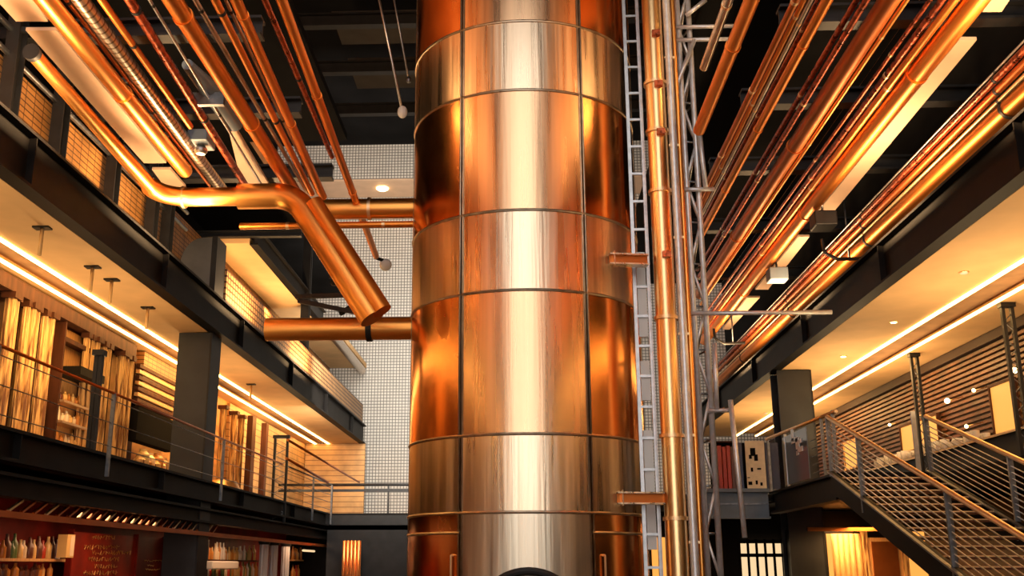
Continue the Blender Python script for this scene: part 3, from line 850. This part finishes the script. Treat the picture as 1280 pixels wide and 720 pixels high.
# bridge behind the cask
br = thing('footbridge', (-3, 41, 3.1), 'dark steel footbridge crossing behind the foot of the cask', 'footbridge')
MB().box(-9.9, 3.2, 40.7, 42.2, DL - .08, DL).build('deck', 'black_girder', br)
MB().box(-9.9, 3.2, 40.7, 40.8, DL - .45, DL - .081).build('edge_beam', 'black_steel', br)
MB().tube([(-9.5, 40.7, 4.63), (3.2, 40.7, 4.63)], .05, 8).build('handrail', 'black_steel', br)
MB().box(-9.5, 3.2, 40.66, 40.74, 4.36, 4.46).build('mid_rail', 'black_steel', br)
for x in (-7.4, -5.2, -3, -.8, 1.4, 3.1):
    MB().box(x - .03, x + .03, 40.67, 40.73, DL, 4.6).build('post', 'black_steel', br)
MB().box(-9.9, 3.2, 42.2, 42.3, 0, DL - .1).build('back_panel', 'dark_wall', br)

# ------------------------------------------------------------------ left gallery back wall fittings
PW = WL + .02


def fluted(xpix, r, label, z0=DL, z1=SO - .35, mat='tan_stud', X=-10.1):
    y = at(xpix, 470, X=X).y
    o = thing('fluted_stud', (X, y, z0), label, 'stud', 'tan fluted studs on the amber wall')
    MB().tube([(X, y, z0 + .2), (X, y, z1 - .1)], r, 16, flute=.25).build('shaft', mat, o)
    MB().box(X - r * 1.3, X + r * 1.3, y - r * 1.3, y + r * 1.3, z0, z0 + .2).build('base', 'brass', o)
    MB().box(X - r * 1.3, X + r * 1.3, y - r * 1.3, y + r * 1.3, z1 - .12, z1).build('cap', 'dark_wood', o)


studs = [3, 9, 24, 30, 37, 48, 55, 104, 110, 116, 127, 133, 150, 157, 163]
words_ = ['first', 'second', 'third', 'fourth', 'fifth', 'sixth', 'seventh', 'eighth', 'ninth', 'tenth', 'eleventh', 'twelfth', 'thirteenth', 'fourteenth', 'fifteenth']
for i, x in enumerate(studs):
    fluted(x, .075 if i % 3 else .115, 'tan fluted stud on the amber wall, %s from the viewer' % words_[i])
for i, x in enumerate((282, 296, 305)):
    fluted(x, .12, 'tan fluted stud beyond the thick grey post, %s of three' % words_[i])
for i, (x, w) in enumerate(((313, .25), (330, .16))):
    y = at(x, 560, X=-9.7).y
    MB().box(-9.8, -9.6, y - w, y + w, DL, SO - .4).build('timber_post', 'dark_wood', label=['thick dark brown timber post beyond the thick grey steel post', 'thinner dark timber post next to the thick timber one', 'faint timber post near the gallery end'][i], cat='post')
MB().box(WL + .003, WL + .03, 2, at(170, 480, X=WL).y, DL, SO - .34).build('stud_gap_board', 'dark_wood', label='dark brown board added to darken the gaps behind the tan fluted studs', cat='wall panel')  # sheet added so the gaps between studs come out dark
# header band along the wall
MB().box(WL + .01, WL + .35, 2, 26.2, SO - .34, SO - .05).build('wall_header', 'dark_wood', label='dark carved header running above the fluted studs', cat='header')
# amber light boxes / display bays
for i, (xa, xb, lab) in enumerate(((64, 99, 'open display bay with dark hood and shelves on the amber wall'), (135, 148, 'tall blank amber panel between fluted studs'), (12, 21, 'narrow amber panel nearest the viewer'))):
    ya_, yb = sorted((at(xa, 470, X=-10.3).y, at(xb, 470, X=-10.3).y))
    o = thing('display_bay', (-10.3, ya_, DL), lab, 'display bay')
    MB().box(WL + .031, WL + .07, ya_ + .03, yb - .03, DL + .15, SO - .4).build('back_panel', 'light_wood' if i == 0 else 'plain_tan', o)
    for y in (ya_, yb):
        MB().box(WL + .032, WL + (.3 if i == 0 else .12), y - .04, y + .03, DL, SO - .35).build('side_panel', 'dark_wood', o)
    if i == 0:
        for z in (4.1, 4.6, 5.05):
            MB().box(WL + .05, WL + .4, ya_ + .04, yb - .05, z, z + .05).build('shelf', 'brass', o)
        MB().bar((WL + .4, ya_ + .04, 5.75), (WL + .4, yb - .05, 5.75), .6, .18).build('hood', 'black_girder', o)
        MB().box(WL + .05, WL + .3, ya_ + .04, yb - .05, 6.4, 6.5).build('top_rail', 'dark_wood', o)
        rj = random.Random(5)
        for z, nm in ((4.155, 'lower'), (4.655, 'middle'), (5.105, 'upper')):
            k_ = 0; y = ya_ + .15
            while y < yb - .15:
                r_ = rj.uniform(.04, .07); hh = rj.uniform(.16, .34)
                MB().lathe((WL + .25, y, z), [(r_ * .8, 0), (r_, .03), (r_, hh * .7), (r_ * .45, hh * .85), (r_ * .45, hh)], 10).build('jar', rj.choice(['item_amber', 'item_cream', 'item_brown', 'item_gold']), label='small jar standing on the %s shelf of the display bay' % nm, cat='jar', group='jars on the %s shelf of the display bay' % nm)
                y += r_ * 2 + rj.uniform(.05, .12)
# slatted blind and dark counter behind the grey post
ya_, yb = at(171, 480, X=-10.1).y, at(221, 480, X=-10.1).y
o = thing('slatted_blind', (-10.1, ya_, 5.3), 'horizontal slatted wooden blind high on the amber wall beside the grey post', 'blind')
z = 5.75
while z < 6.7:
    MB().box(-10.15, -10.05, ya_, yb, z, z + .09).build('slat', 'light_wood' if int(z * 10) % 3 else 'dark_wood', o); z += .15
MB().box(-10.2, -10.16, ya_, yb, 5.7, 6.75).build('backing', 'dark_wood', o)
MB().box(-10.3, -10.0, ya_, yb, 4.75, 5.62).build('display_screen', 'ink', label='dark blank screen under the slatted blind', cat='screen')
rj = random.Random(8)
for i in range(14):
    y = ya_ + (yb - ya_) * (i + .5) / 14
    hh = rj.uniform(.75, 1.0)
    o = MB().lathe((-9.9, y, DL), [(.14, 0), (.17, .03), (.17, hh * .85), (.10, hh * .93), (.10, hh)], 14).build('canister', ['tan_stud', 'item_gold', 'item_amber', 'brass'][i % 4], label='tall canister standing in the row below the dark screen', cat='canister', group='tall canisters below the dark screen')
# round bowls on stand near x=275
q = at(279, 596, X=-9)
o = MB().lathe((q.x, q.y, DL), [(.5, 0), (.55, .25), (.4, .5), (.1, .55)], 16).build('covered_pot', 'brass', label='domed brass pot just beyond the thick grey post', cat='pot')
struct('wall_far_left', MB().box(-10.36, -10.27, 36, 49.8, DL, SO - .05), 'plank_wall')
struct('wall_gallery_end', MB().box(-10.25, -7.42, 49.0, 49.2, DL - .3, SO - .03), 'plank_wall')
struct('trim_3', MB().box(-10.35, -10.1, 27, 30.3, 6.0, SO - .02), 'gold_brick')

# ------------------------------------------------------------------ left ground floor shopfront
o = thing('shopfront_rail', (XL, 10, 2.3), 'long copper rail above the red shopfront with slanting fins', 'rail')
MB().bar((XL, 6, 2.33), (XL, 42, 2.33), .1, .09).build('rail', 'pipe_brown', o)
for k in range(26):
    y = 15.5 + k * .42
    MB().bar((XL - .06, y, 2.39), (XL - .10, y + .5, 2.57), .05, .035).build('fin', 'pipe_brown' if k % 3 else 'brass', o)
struct('ceiling_ground_left', MB().box(WL, XL - .35, Y0, 42, 2.92, 3.0), 'dark_wall')
struct('wall_shop', MB().box(-9.5, -9.4, Y0, 42, 0, 2.9), 'red_panel')
for i, (xa, xb, m_, lab) in enumerate(((88, 170, 'red_panel_bright', 'glossy red panel with faint gilt script beside the bottle shelf'), (171, 207, 'red_panel', 'darker red panel with small gilt lines beside the black doorway'))):
    A, B = at(xa, 690, X=-8.9), at(xb, 690, X=-8.9)
    o = thing('red_sign_panel', (-8.9, A.y, 0), lab, 'sign panel')
    MB().box(-8.95, -8.9, A.y, B.y - .03, 0, 2.25).build('board', m_, o)
    MB().box(-8.97, -8.85, A.y - .05, A.y, 0, 2.3).build('frame', 'red_panel', o)
    MB().box(-8.97, -8.85, B.y - .05, B.y, 0, 2.3).build('frame', 'red_panel', o)
    rs = random.Random(i + 4)
    rows = [(115, 672, 30), (105, 684, 45), (115, 691, 50), (110, 699, 40), (118, 708, 30), (104, 716, 44)] if i == 0 else [(180, 701, 24), (184, 707, 10), (182, 712, 18)]
    for (x, y, w) in rows:
        pts_ = []; n = max(8, w)
        for s in range(n):
            q = at(x + w * s / n, y, X=-8.885)
            pts_.append((-8.885, q.y + .05 * math.sin(s * 1.9 + rs.random()), q.z + (.045 if i == 0 else .018) * math.sin(s * 2.3 + rs.random() * 2)))
        MB().tube(pts_, .007, 5).build('script_line', 'gilt', o)
MB().box(-8.95, -8.6, at(209, 690, X=-8.8).y, at(252, 690, X=-8.8).y, 0, 2.28).build('shop_pier', 'black_steel', label='black pier below the grey post between red panel and bottle shelves', cat='pier')


def bottle(x, y, z, r, h, mat, label, group, cap='ink', nm='bottle'):
    m = MB().lathe((x, y, z), [(r * .9, 0), (r, .015), (r, h * .6), (r * .4, h * .78), (r * .35, h * .97), (r * .35, h)], 10)
    return m.build(nm, mat, label=label, cat=nm, group=group)


def shelf_run(X, xa, xb, ypx, label, board='dark_wood', items=None, group=None, ilabel=None, hmax=.34, seed=1, palette=('item_amber', 'item_green', 'item_red', 'item_cream', 'item_brown', 'item_white', 'item_gold'), t=.05):
    A, B = at(xa, ypx, X=X), at(xb, ypx, X=X); z = (A.z + B.z) / 2
    MB().box(X - .35, X, A.y, B.y, z - t, z).build('wall_shelf', board, label=label, cat='shelf')
    rs = random.Random(seed); y = A.y + .12
    while y < B.y - .1:
        r = rs.uniform(.05, .085); h = rs.uniform(hmax * .6, hmax)
        bottle(X - .12 - rs.random() * .08, y + r, z, r, h, rs.choice(palette), ilabel, group)
        y += 2 * r + rs.uniform(.02, .07)
    return z


shelf_run(-8.7, -25, 82, 698, 'pale-edged shelf of bottles in the corner beside the red panel', 'light_wood', group='bottles on the corner shelf', ilabel='small bottle on the pale-edged shelf next to the red script panel', hmax=.42, seed=2)
shelf_run(-8.7, -25, 72, 724, 'lower wooden shelf of bottles below the pale-edged one', 'light_wood', group='bottles on the lower corner shelf', ilabel='small bottle on the shelf below the pale-edged one', hmax=.28, seed=3, palette=('item_gold', 'item_amber', 'item_brown'))
q = at(72, 682, X=-8.75)
o = thing('boxed_bottle', (-8.7, q.y, at(72, 697, X=-8.7).z), 'tall gold and cream carton at the end of the pale-edged shelf', 'carton')
z_ = at(72, 697, X=-8.7).z
MB().box(-8.68, -8.5, q.y - .17, q.y + .17, z_, z_ + .42).build('carton', 'item_gold', o)
MB().box(-8.5, -8.495, q.y - .02, q.y + .15, z_ + .03, z_ + .4).build('label', 'item_cream', o)
for ypx, seed, nm in ((700, 5, 'upper'), (722, 6, 'lower')):
    shelf_run(-8.7, 262, 324, ypx, '%s dark shelf of assorted bottles beyond the black pier' % nm, 'dark_wood', group='bottles on the %s shelf beyond the pier' % nm, ilabel='bottle on the %s dark shelf beyond the black pier' % nm, hmax=.5, seed=seed, palette=('item_cream', 'item_amber', 'item_white', 'item_gold', 'item_green', 'item_red'))
A, B = at(259, 706, X=-8.45), at(292, 706, X=-8.45)
MB().box(-8.6, -8.3, A.y, B.y, A.z - .12, A.z + .1).build('white_tray', 'white_tray', label='white tray standing in front of the upper bottle shelf beyond the pier', cat='tray', bevel=.03)
for i, x in enumerate((330, 342, 357)):
    y = at(x, 690, X=-8.3).y
    o = thing('white_column', (-8.3, y, 0), 'pale fluted column between the bottle shelves, %s of three' % words_[i], 'column', 'pale fluted columns')
    MB().tube([(-8.3, y, .1), (-8.3, y, 2.25)], .15, 20, flute=.12).build('shaft', 'fluted_white', o)
    MB().lathe((-8.3, y, 2.25), [(.17, 0), (.19, .08), (.19, .12)], 20).build('cap', 'black_steel', o)
for ypx, seed, nm in ((700, 8, 'upper'), (721, 9, 'lower')):
    shelf_run(-8.7, 368, 405, ypx, '%s glowing shelf beside the pale columns' % nm, 'light_wood', group='bottles on the %s glowing shelf' % nm, ilabel='bottle on the %s glowing shelf beside the pale columns' % nm, hmax=.5, seed=seed, palette=('item_amber', 'item_gold', 'item_red', 'item_brown'))
A, B = at(369, 684, X=-8.6), at(430, 688, X=-8.6)
MB().tube([(-8.3, A.y, 2.15), (-8.3, B.y, 2.15)], .04, 8).build('light_strip', 'lit_window_pale', label='thin warm strip light above the shelves beside the pale columns', cat='strip light')
A, B = at(428, 690, Y=39.6), at(451, 690, Y=39.6)
o = thing('copper_screen', (A.x, 39.6, 0), 'ribbed copper screen closing the shopfront beside the dark niche', 'screen')
MB().box(A.x, B.x, 39.6, 39.68, 0, 2.5).build('sheet', 'copper_sheet', o)
for k in range(5):
    x = A.x + (B.x - A.x) * (k + .5) / 5
    MB().tube([(x, 39.56, 0), (x, 39.56, 2.5)], .045, 8).build('rib', 'copper_sheet', o)
# black box standing in for the darkness of the niche
MB().box(-7.4, -2.5, 40.0, 40.5, 0, 2.9).build('niche_dark_box', 'black_steel', label='tall black box standing in for the dark niche under the footbridge beside the cask', cat='cabinet')

# ------------------------------------------------------------------ right gallery wall: slats, windows, counter
o = thing('slatted_wall', (WR, 4, DR), 'wall of horizontal reddish-brown slats behind the bar counter', 'slatted wall')
z = DR + .1; k = 0
while z < SO - .3:
    MB().box(WR - .10, WR - .02, 3, 46, z, z + .075).build('slat', 'louvre_wood', o); z += .135; k += 1
MB().box(WR - .16, WR - .01, 3, 46, SO - .25, SO - .02).build('header', 'louvre_gap', o)
for i, (xa, xb, ya_, yb, mat, lab) in enumerate(((1237, 1266, 480, 545, 'lit_window', 'tall glowing amber doorway opening in the slatted wall'),
                                          (1125, 1172, 527, 560, 'lit_window', 'wide glowing amber window behind the counter glassware'),
                                          (1055, 1070, 553, 585, 'lit_window', 'small glowing window framed in pale wood by the landing'))):
    A, B = at(xa, ya_, X=WR - .2), at(xb, yb, X=WR - .2)
    z1_, z0_ = at((xa + xb) / 2, ya_, X=WR - .2).z, at((xa + xb) / 2, yb, X=WR - .2).z
    o = thing('lit_opening', (WR - .2, A.y, z0_), lab, 'lit window')
    y0_, y1_ = sorted((A.y, at(xb, ya_, X=WR - .2).y))
    MB().box(WR - .2, WR - .15, y0_, y1_, z0_, z1_).build('pane', mat, o)
    m = MB()
    for (a1, a2, b1, b2) in ((y0_ - .06, y0_, z0_ - .06, z1_ + .06), (y1_, y1_ + .06, z0_ - .06, z1_ + .06), (y0_, y1_, z0_ - .06, z0_), (y0_, y1_, z1_, z1_ + .06)):
        m.box(WR - .24, WR - .13, a1, a2, b1, b2)
    m.build('frame', 'dark_wood' if i < 2 else 'tan_stud', o)
for i, (x, y) in enumerate(((1184, 501), (1112, 531), (1217, 488), (1268, 463), (1208, 533), (1138, 452), (1147, 520))):
    q = at(x, y, X=WR - .5)
    o = thing('wall_lamp', q, 'small round glowing lamp on the slatted wall, %s' % ['brightest, alone in the middle of the slats', 'low over the counter nearest the landing', 'beside the bright doorway', 'on the laced post by the bright doorway', 'low, near the second handrail top', 'tiny, just under the strip light', 'halfway down the laced post'][i], 'lamp', 'small lamps of the slatted-wall gallery')
    MB().sphere(q, .07 if i in (0, 3) else .045).build('globe', 'lamp_glow', o)
    MB().tube([q, (WR - .1, q.y, q.z + .1)], .015, 6).build('arm', 'brass', o)
# bar counter along the gallery
xc = 10.9
zt_ = at(1180, 562, X=xc).z
yA, yB_ = 13.5, at(1086, 587, X=xc).y
o = thing('bar_counter', (xc, 14, DR), 'long dark bar counter with a thin brass edge below the slatted wall', 'counter')
MB().box(xc, xc + .6, 6, yB_, DR, zt_ - .05).build('front', 'black_steel', o)
MB().box(xc - .08, xc + .62, 6, yB_, zt_ - .05, zt_).build('top', 'dark_wood', o)
MB().box(xc - .1, xc - .08, 6, yB_, zt_ - .05, zt_ + .0).build('edge', 'brass', o)
rs = random.Random(12); y = 16.5; n = 0
y_lo, y_hi = at(1216, 560, X=xc).y, yB_ - .3
y = y_lo
while y < y_hi and n < 90:
    for dx in (.12, .34):
        r = rs.uniform(.09, .14); hh = rs.uniform(.14, .34)
        if rs.random() < .8:
            m = MB().lathe((xc + dx + rs.uniform(-.04, .04), y, zt_), [(r * .5, 0), (r * .55, .01), (r * .95, hh * .6), (r, hh), (r * .93, hh), (r * .8, hh * .6), (r * .3, .02)], 12)
            m.build('cup', 'porcelain', label='white cup crowded on the bar counter below the slatted wall', cat='cup', group='white cups on the bar counter'); n += 1
    y += .27

# ------------------------------------------------------------------ landing rail, glass screen, shelf items on the right
LZ = DR
A = at(958, 549, X=6.5); B = at(1045, 514, X=6.5)
o = thing('landing_rail', (6.5, B.y, LZ), 'golden handrail along the landing edge with a glazed panel', 'railing')
zr = (B.z + A.z) / 2
MB().tube([(6.5, A.y, A.z), (6.5, B.y, B.z)], .04, 10).build('handrail', 'brass', o)
for x in (962, 984, 1031, 1046):
    y = at(x, 580, X=6.5).y
    MB().box(6.47, 6.53, y - .03, y + .03, LZ, zr - .03).build('post', 'galvanised' if x == 984 else 'dark_galvanised', o)
for k in range(5):
    MB().tube([(6.5, at(1014, 560, X=6.5).y, LZ + .15 + k * .18), (6.5, B.y, LZ + .15 + k * .18)], .008, 6).build('cable', 'dark_galvanised', o)
y1_, y0_ = at(981, 580, X=6.5).y, at(1012, 580, X=6.5).y
pn = MB().box(6.48, 6.5, y0_, y1_, LZ + .06, zr - .1); pn.build('glass_panel', 'glass_tint', o)
zc_ = at(995, 555, X=6.47).z; yc_ = at(996, 555, X=6.47).y
m = MB()
for dy, dz, w, h in ((.35, .25, .12, .3), (.2, .1, .3, .12), (-.05, .0, .16, .26), (-.25, -.16, .22, .12), (.0, -.22, .1, .1), (-.32, .03, .1, .1)):
    m.box(6.465, 6.478, yc_ + dy - w, yc_ + dy + w, zc_ + dz - h / 2, zc_ + dz + h / 2)
m.build('painted_reflection', 'porcelain', o, label='white shapes painted as a reflection on the grey glass')  # white blocks stand in for a reflection in the glass
# bridge channel
YC = 28.2
o = thing('channel_beam', (5.6, YC, 2.9), 'blue-grey channel beam crossing beside the scaffold tower', 'beam')
xa_, xb_ = at(884, 630, Y=YC).x, 6.45
z1_, z0_ = at(930, 613, Y=YC).z, at(930, 647, Y=YC).z
MB().box(xa_, xb_, YC, YC + .06, z0_, z1_).build('web', 'blue_grey_steel', o)
MB().box(xa_, xb_, YC - .18, YC + .1, z1_ - .05, z1_ + .04).build('top_flange', 'blue_grey_steel', o)
MB().box(xa_, xb_, YC - .18, YC + .1, z0_ - .03, z0_ + .02).build('bottom_flange', 'blue_grey_steel', o)
MB().box(xa_, xb_, YC - .03, YC, (z0_ + z1_) / 2 - .02, (z0_ + z1_) / 2 + .02).build('mid_rib', 'dark_galvanised', o)
struct('floor_bridge_right', MB().box(3.2, 6.59, YC + .1, 47, DR - .2, DR - .03), 'black_girder')
zt_ = z1_ + .04
xq = lambda px: at(px, 580, Y=YC + .3).x
hz_ = at(930, 552, Y=YC + .3).z
o = thing('book_rack', (xq(925), YC + .4, zt_), 'dark rack holding red folders and a cream poster behind the channel beam', 'rack')
MB().box(xq(890), xq(972), YC + .62, YC + .66, zt_ - .02, hz_).build('back_panel', 'ink', o)
MB().box(xq(890), xq(972), YC + .1, YC + .62, zt_ - .08, zt_).build('base_shelf', 'blue_grey_steel', o)
MB().box(xq(890), xq(918), YC + .1, YC + .62, hz_ - .04, hz_).build('top_shelf', 'dark_wood', o)
for i, px in enumerate((899, 904.5, 910, 915)):
    x = xq(px)
    MB().box(x - .05, x + .05, YC + .15, YC + .5, zt_ + .003, hz_ - .12 - .03 * (i % 2)).build('folder', 'item_red' if i < 3 else 'item_brown', label='tall %s folder in the dark rack, %s from the scaffold tower' % ('red' if i < 3 else 'brown', words_[i]), cat='folder', group='folders in the dark rack', bevel=.01)
for i, px in enumerate((923, 960, 968)):
    x = xq(px)
    MB().box(x - .09, x + .09, YC + .15, YC + .5, zt_ + .003, hz_ - .05).build('binder', 'item_navy', label=['dark blue binder between red folders and cream poster', 'dark blue binder next to the cream poster, landing side', 'last dark blue binder by the landing'][i], cat='binder', bevel=.01)
o = thing('poster', (xq(943), YC + .1, zt_), 'cream poster with dark ink blots standing behind the channel beam', 'poster')
MB().box(xq(931), xq(955), YC + .14, YC + .17, zt_, hz_).build('sheet', 'paper_cream', o)
m = MB()
for px, py, w, h in ((941, 565, 7, 10), (945, 572, 5, 8), (938, 571, 4, 5), (940, 587, 3, 5), (949, 586, 5, 2), (938, 604, 5, 4), (946, 603, 3, 5), (952, 605, 3, 4), (936, 597, 3, 1)):
    a_ = at(px - w / 2, py - h / 2, Y=YC + .13); b_ = at(px + w / 2, py + h / 2, Y=YC + .13)
    m.box(a_.x, b_.x, YC + .13, YC + .139, b_.z, a_.z)
m.build('ink_blots', 'ink', o)

# ------------------------------------------------------------------ the staircase
SX0, SX1 = 6.3, 8.3
Yt = 21.75; slope = math.tan(math.radians(18.2)); n_tr = 22
run = 0.155 / slope
st = thing('staircase', (7.3, Yt, 0), 'wide open-riser staircase with brass handrails descending from the landing', 'staircase')


def sz(y): return DR - (Yt - y) * slope


yb_ = Yt - DR / slope
for X in (SX0, SX1):
    MB().bar((X, Yt + .05, sz(Yt + .05) - .2), (X, yb_ + .5, sz(yb_ + .5) - .2), .06, .42).build('stringer', 'black_girder', st)
    MB().bar((X - .04, Yt + .05, sz(Yt + .05) + .0), (X - .04, yb_ + .5, sz(yb_ + .5) + .0), .12, .03).build('stringer_flange', 'dark_galvanised', st)
for k in range(1, n_tr):
    z = DR - k * .155; y = Yt - (k - .5) * run
    MB().box(SX0 + .03, SX1 - .03, y - run * .55, y + run * .5, z - .05, z).build('tread', 'black_girder' if k % 1 else 'dark_wood', st)
    MB().box(SX0 + .03, SX1 - .03, y - run * .56, y - run * .55 + .0, z - .018, z + .005).build('nosing', 'brass', st)
for X, ys_ in ((SX0, (1079, 1184)), (SX1, (1152, 1268))):
    MB().tube([(X, Yt, sz(Yt) + 1.12), (X, yb_ + .5, sz(yb_ + .5) + 1.12)], .045, 12).build('handrail', 'brass', st)
    for j in range(9):
        h = .1 + j * .105
        MB().tube([(X, Yt, sz(Yt) + h), (X, yb_ + .5, sz(yb_ + .5) + h)], .011, 6).build('cable', 'galvanised', st)
    plist = [at(x, 620, X=X).y for x in ys_]
    step = plist[0] - plist[1]
    for k in range(-0, 4):
        y = plist[0] - k * step
        if y < yb_ + .6: continue
        MB().bar((X, y, sz(y) - .3), (X, y, sz(y) + 1.1), .09, .05, up=Vector((0, 1, 0))).build('post', 'dark_galvanised' if X == SX0 else 'galvanised', st)
    MB().bar((X, Yt, sz(Yt) - .1), (X, Yt, sz(Yt) + 1.1), .09, .05, up=Vector((0, 1, 0))).build('post', 'dark_galvanised', st)

# ------------------------------------------------------------------ right ground floor
YG = 31.5
struct('wall_ground_right', MB().box(3.0, 12.2, YG + .3, YG + .5, 0, DR - .3), 'dark_wall')
struct('trim_4', MB().box(at(1010, 660, Y=YG - 2.2).x, at(1100, 660, Y=YG - 2.2).x, YG - 2.2, YG - 2.1, at(1040, 664, Y=YG - 2.2).z, at(1040, 659, Y=YG - 2.2).z), 'pipe_brown')


def gx(px): return at(px, 690, Y=YG).x


o = thing('window_grid', (gx(950), YG, .3), 'glowing grid window low beside the black pier under the landing', 'lit window')
MB().box(gx(925), gx(979), YG + .1, YG + .15, .3, at(950, 676, Y=YG).z).build('pane', 'lit_window_pale', o)
m = MB()
for k in range(6): x = gx(925 + 54 * k / 5); m.box(x - .03, x + .03, YG + .02, YG + .1, .3, 2.35)
for y in (677, 694): z = at(950, y, Y=YG).z; m.box(gx(925), gx(979), YG + .02, YG + .1, z - .05, z + .05)
m.build('glazing_bars', 'ink', o)
MB().box(gx(982), gx(1021), YG - .8, YG + .1, 0, 2.6).build('ground_pier', 'black_steel', label='black pier under the landing between grid window and wooden door', cat='pier')
o = thing('wooden_door', (gx(1105), YG, 0), 'warm wooden door glowing under the stair stringer', 'door')
MB().box(gx(1085), gx(1128), YG, YG + .08, 0, at(1100, 672, Y=YG).z).build('leaf', 'light_wood', o)
MB().box(gx(1090), gx(1122), YG - .03, YG, 1.3, at(1100, 677, Y=YG).z).build('raised_panel', 'pipe_brown', o)
for px in (1082, 1131):
    MB().box(gx(px) - .08, gx(px) + .08, YG - .05, YG + .1, 0, 2.6).build('jamb', 'tan_stud', o)
o = thing('glowing_panel', (gx(1050), YG, 0), 'pale gold fluted panel between the black pier and the wooden door', 'wall panel')
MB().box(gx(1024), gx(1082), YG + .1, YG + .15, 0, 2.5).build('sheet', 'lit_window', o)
for k, px in enumerate((1031, 1045, 1052, 1059, 1066, 1074)):
    MB().tube([(gx(px), YG + .05, 0), (gx(px), YG + .05, 2.5)], .09, 8).build('batten', 'light_wood' if k else 'ink', o)
MB().box(gx(1132), gx(1290), YG + .1, YG + .15, 0, 2.6).build('wall_panel', 'lit_window', label='broad glowing amber panel beside the wooden door, under the stairs', cat='wall panel')  # plain emissive sheet with no lamp behind it
# low bits between standpipe and tower
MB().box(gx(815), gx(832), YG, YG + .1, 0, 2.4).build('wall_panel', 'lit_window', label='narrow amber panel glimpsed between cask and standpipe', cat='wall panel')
MB().box(gx(862), gx(924), YG - .2, YG + .1, 0, 2.5).build('ground_cabinet', 'ink', label='dark cabinet at the foot of the scaffold tower', cat='cabinet')

# ------------------------------------------------------------------ lights
WARM = (1, .52, .18)


def area(name, loc, size, power, col=WARM, rot=(0, 0, 0), sy=None):
    l = bpy.data.lights.new(name, 'AREA'); l.energy = power; l.color = col; l.size = size
    if sy: l.shape = 'RECTANGLE'; l.size_y = sy
    o = bpy.data.objects.new(name, l); COL.objects.link(o); o.location = loc; o.rotation_euler = rot
    return o


def spot(name, loc, target, power, angle=60, col=WARM, rad=.15):
    l = bpy.data.lights.new(name, 'SPOT'); l.energy = power; l.color = col; l.spot_size = math.radians(angle); l.spot_blend = .6; l.shadow_soft_size = rad
    o = bpy.data.objects.new(name, l); COL.objects.link(o); o.location = loc
    o.rotation_euler = (Vector(target) - Vector(loc)).to_track_quat('-Z', 'Y').to_euler()


# added lights for gallery walls, soffits and shopfront, without fixtures
for y in (12, 20, 29, 38):
    area('gallery_light', (-8.9, y, 6.9), .5, 60, (1, .50, .13), (0, math.radians(35), 0), 4)
    area('gallery_light', (9.8, y, 6.9), .5, 50, (1, .55, .2), (0, math.radians(-35), 0), 4)
    area('soffit_fill', (-8.6, y, 4.2), .4, 60, (1, .66, .32), (PI, 0, 0), 5)
    area('soffit_fill', (9.2, y, 4.6), .4, 100, (1, .66, .32), (PI, 0, 0), 5)
    area('shop_light', (-7.9, y, 2.5), .4, 26, (1, .55, .28), (0, 0, 0), 4)
# fill lights added to brighten the pipes, no fixtures on the girders
for y in (8, 14, 20, 27, 35):
    area('pipe_fill', (-6.9, y, 8.1), .3, 160, (1, .62, .30), (PI, math.radians(-25), 0), 2.5)
    area('pipe_fill', (6.9, y, 8.1), .3, 160, (1, .62, .30), (PI, math.radians(25), 0), 2.5)
area('back_wall_fill', (-5, 37, 11), 4, 1250, (1, .9, .76), (math.radians(88), 0, 0), 12)  # large fill added to brighten the tiled back wall evenly
for y in (2, 9, 16):  # fills added on the unseen upper walls for warm cask reflections
    area('reflection_fill', (-9.5, y, 14.4), .6, 420, (1, .55, .22), (PI, math.radians(35), 0), 5)
    area('reflection_fill', (9.5, y, 14.4), .6, 420, (1, .55, .22), (PI, math.radians(-35), 0), 5)
spot('brick_light', (-7.3, 30, 9), (-9.4, 31, 9.5), 90, 120)
area('upper_floor_light', (-8.8, 31, 9.0), .8, 75, (1, .58, .22), (PI, 0, 0), 7)
area('brick_wash', (-7.9, 18, 8.2), .2, 36, (1, .66, .3), (PI, math.radians(-50), 0), 12)
area('ground_right_light', (9.2, 30.0, 2.6), .8, 120, WARM, (0, 0, 0), 4)

w = bpy.data.worlds.new('world'); bpy.context.scene.world = w; w.use_nodes = True
bg = w.node_tree.nodes['Background']; bg.inputs[0].default_value = (1, .96, .92, 1); bg.inputs[1].default_value = 1.25

sc = bpy.context.scene
sc.view_settings.view_transform = 'Standard'; sc.view_settings.look = 'None'
sc.view_settings.gamma = 1; sc.view_settings.use_curve_mapping = False
sc.view_settings.exposure = 0.98
sc.cycles.use_denoising = True
sc.cycles.max_bounces = 8; sc.cycles.sample_clamp_indirect = 6
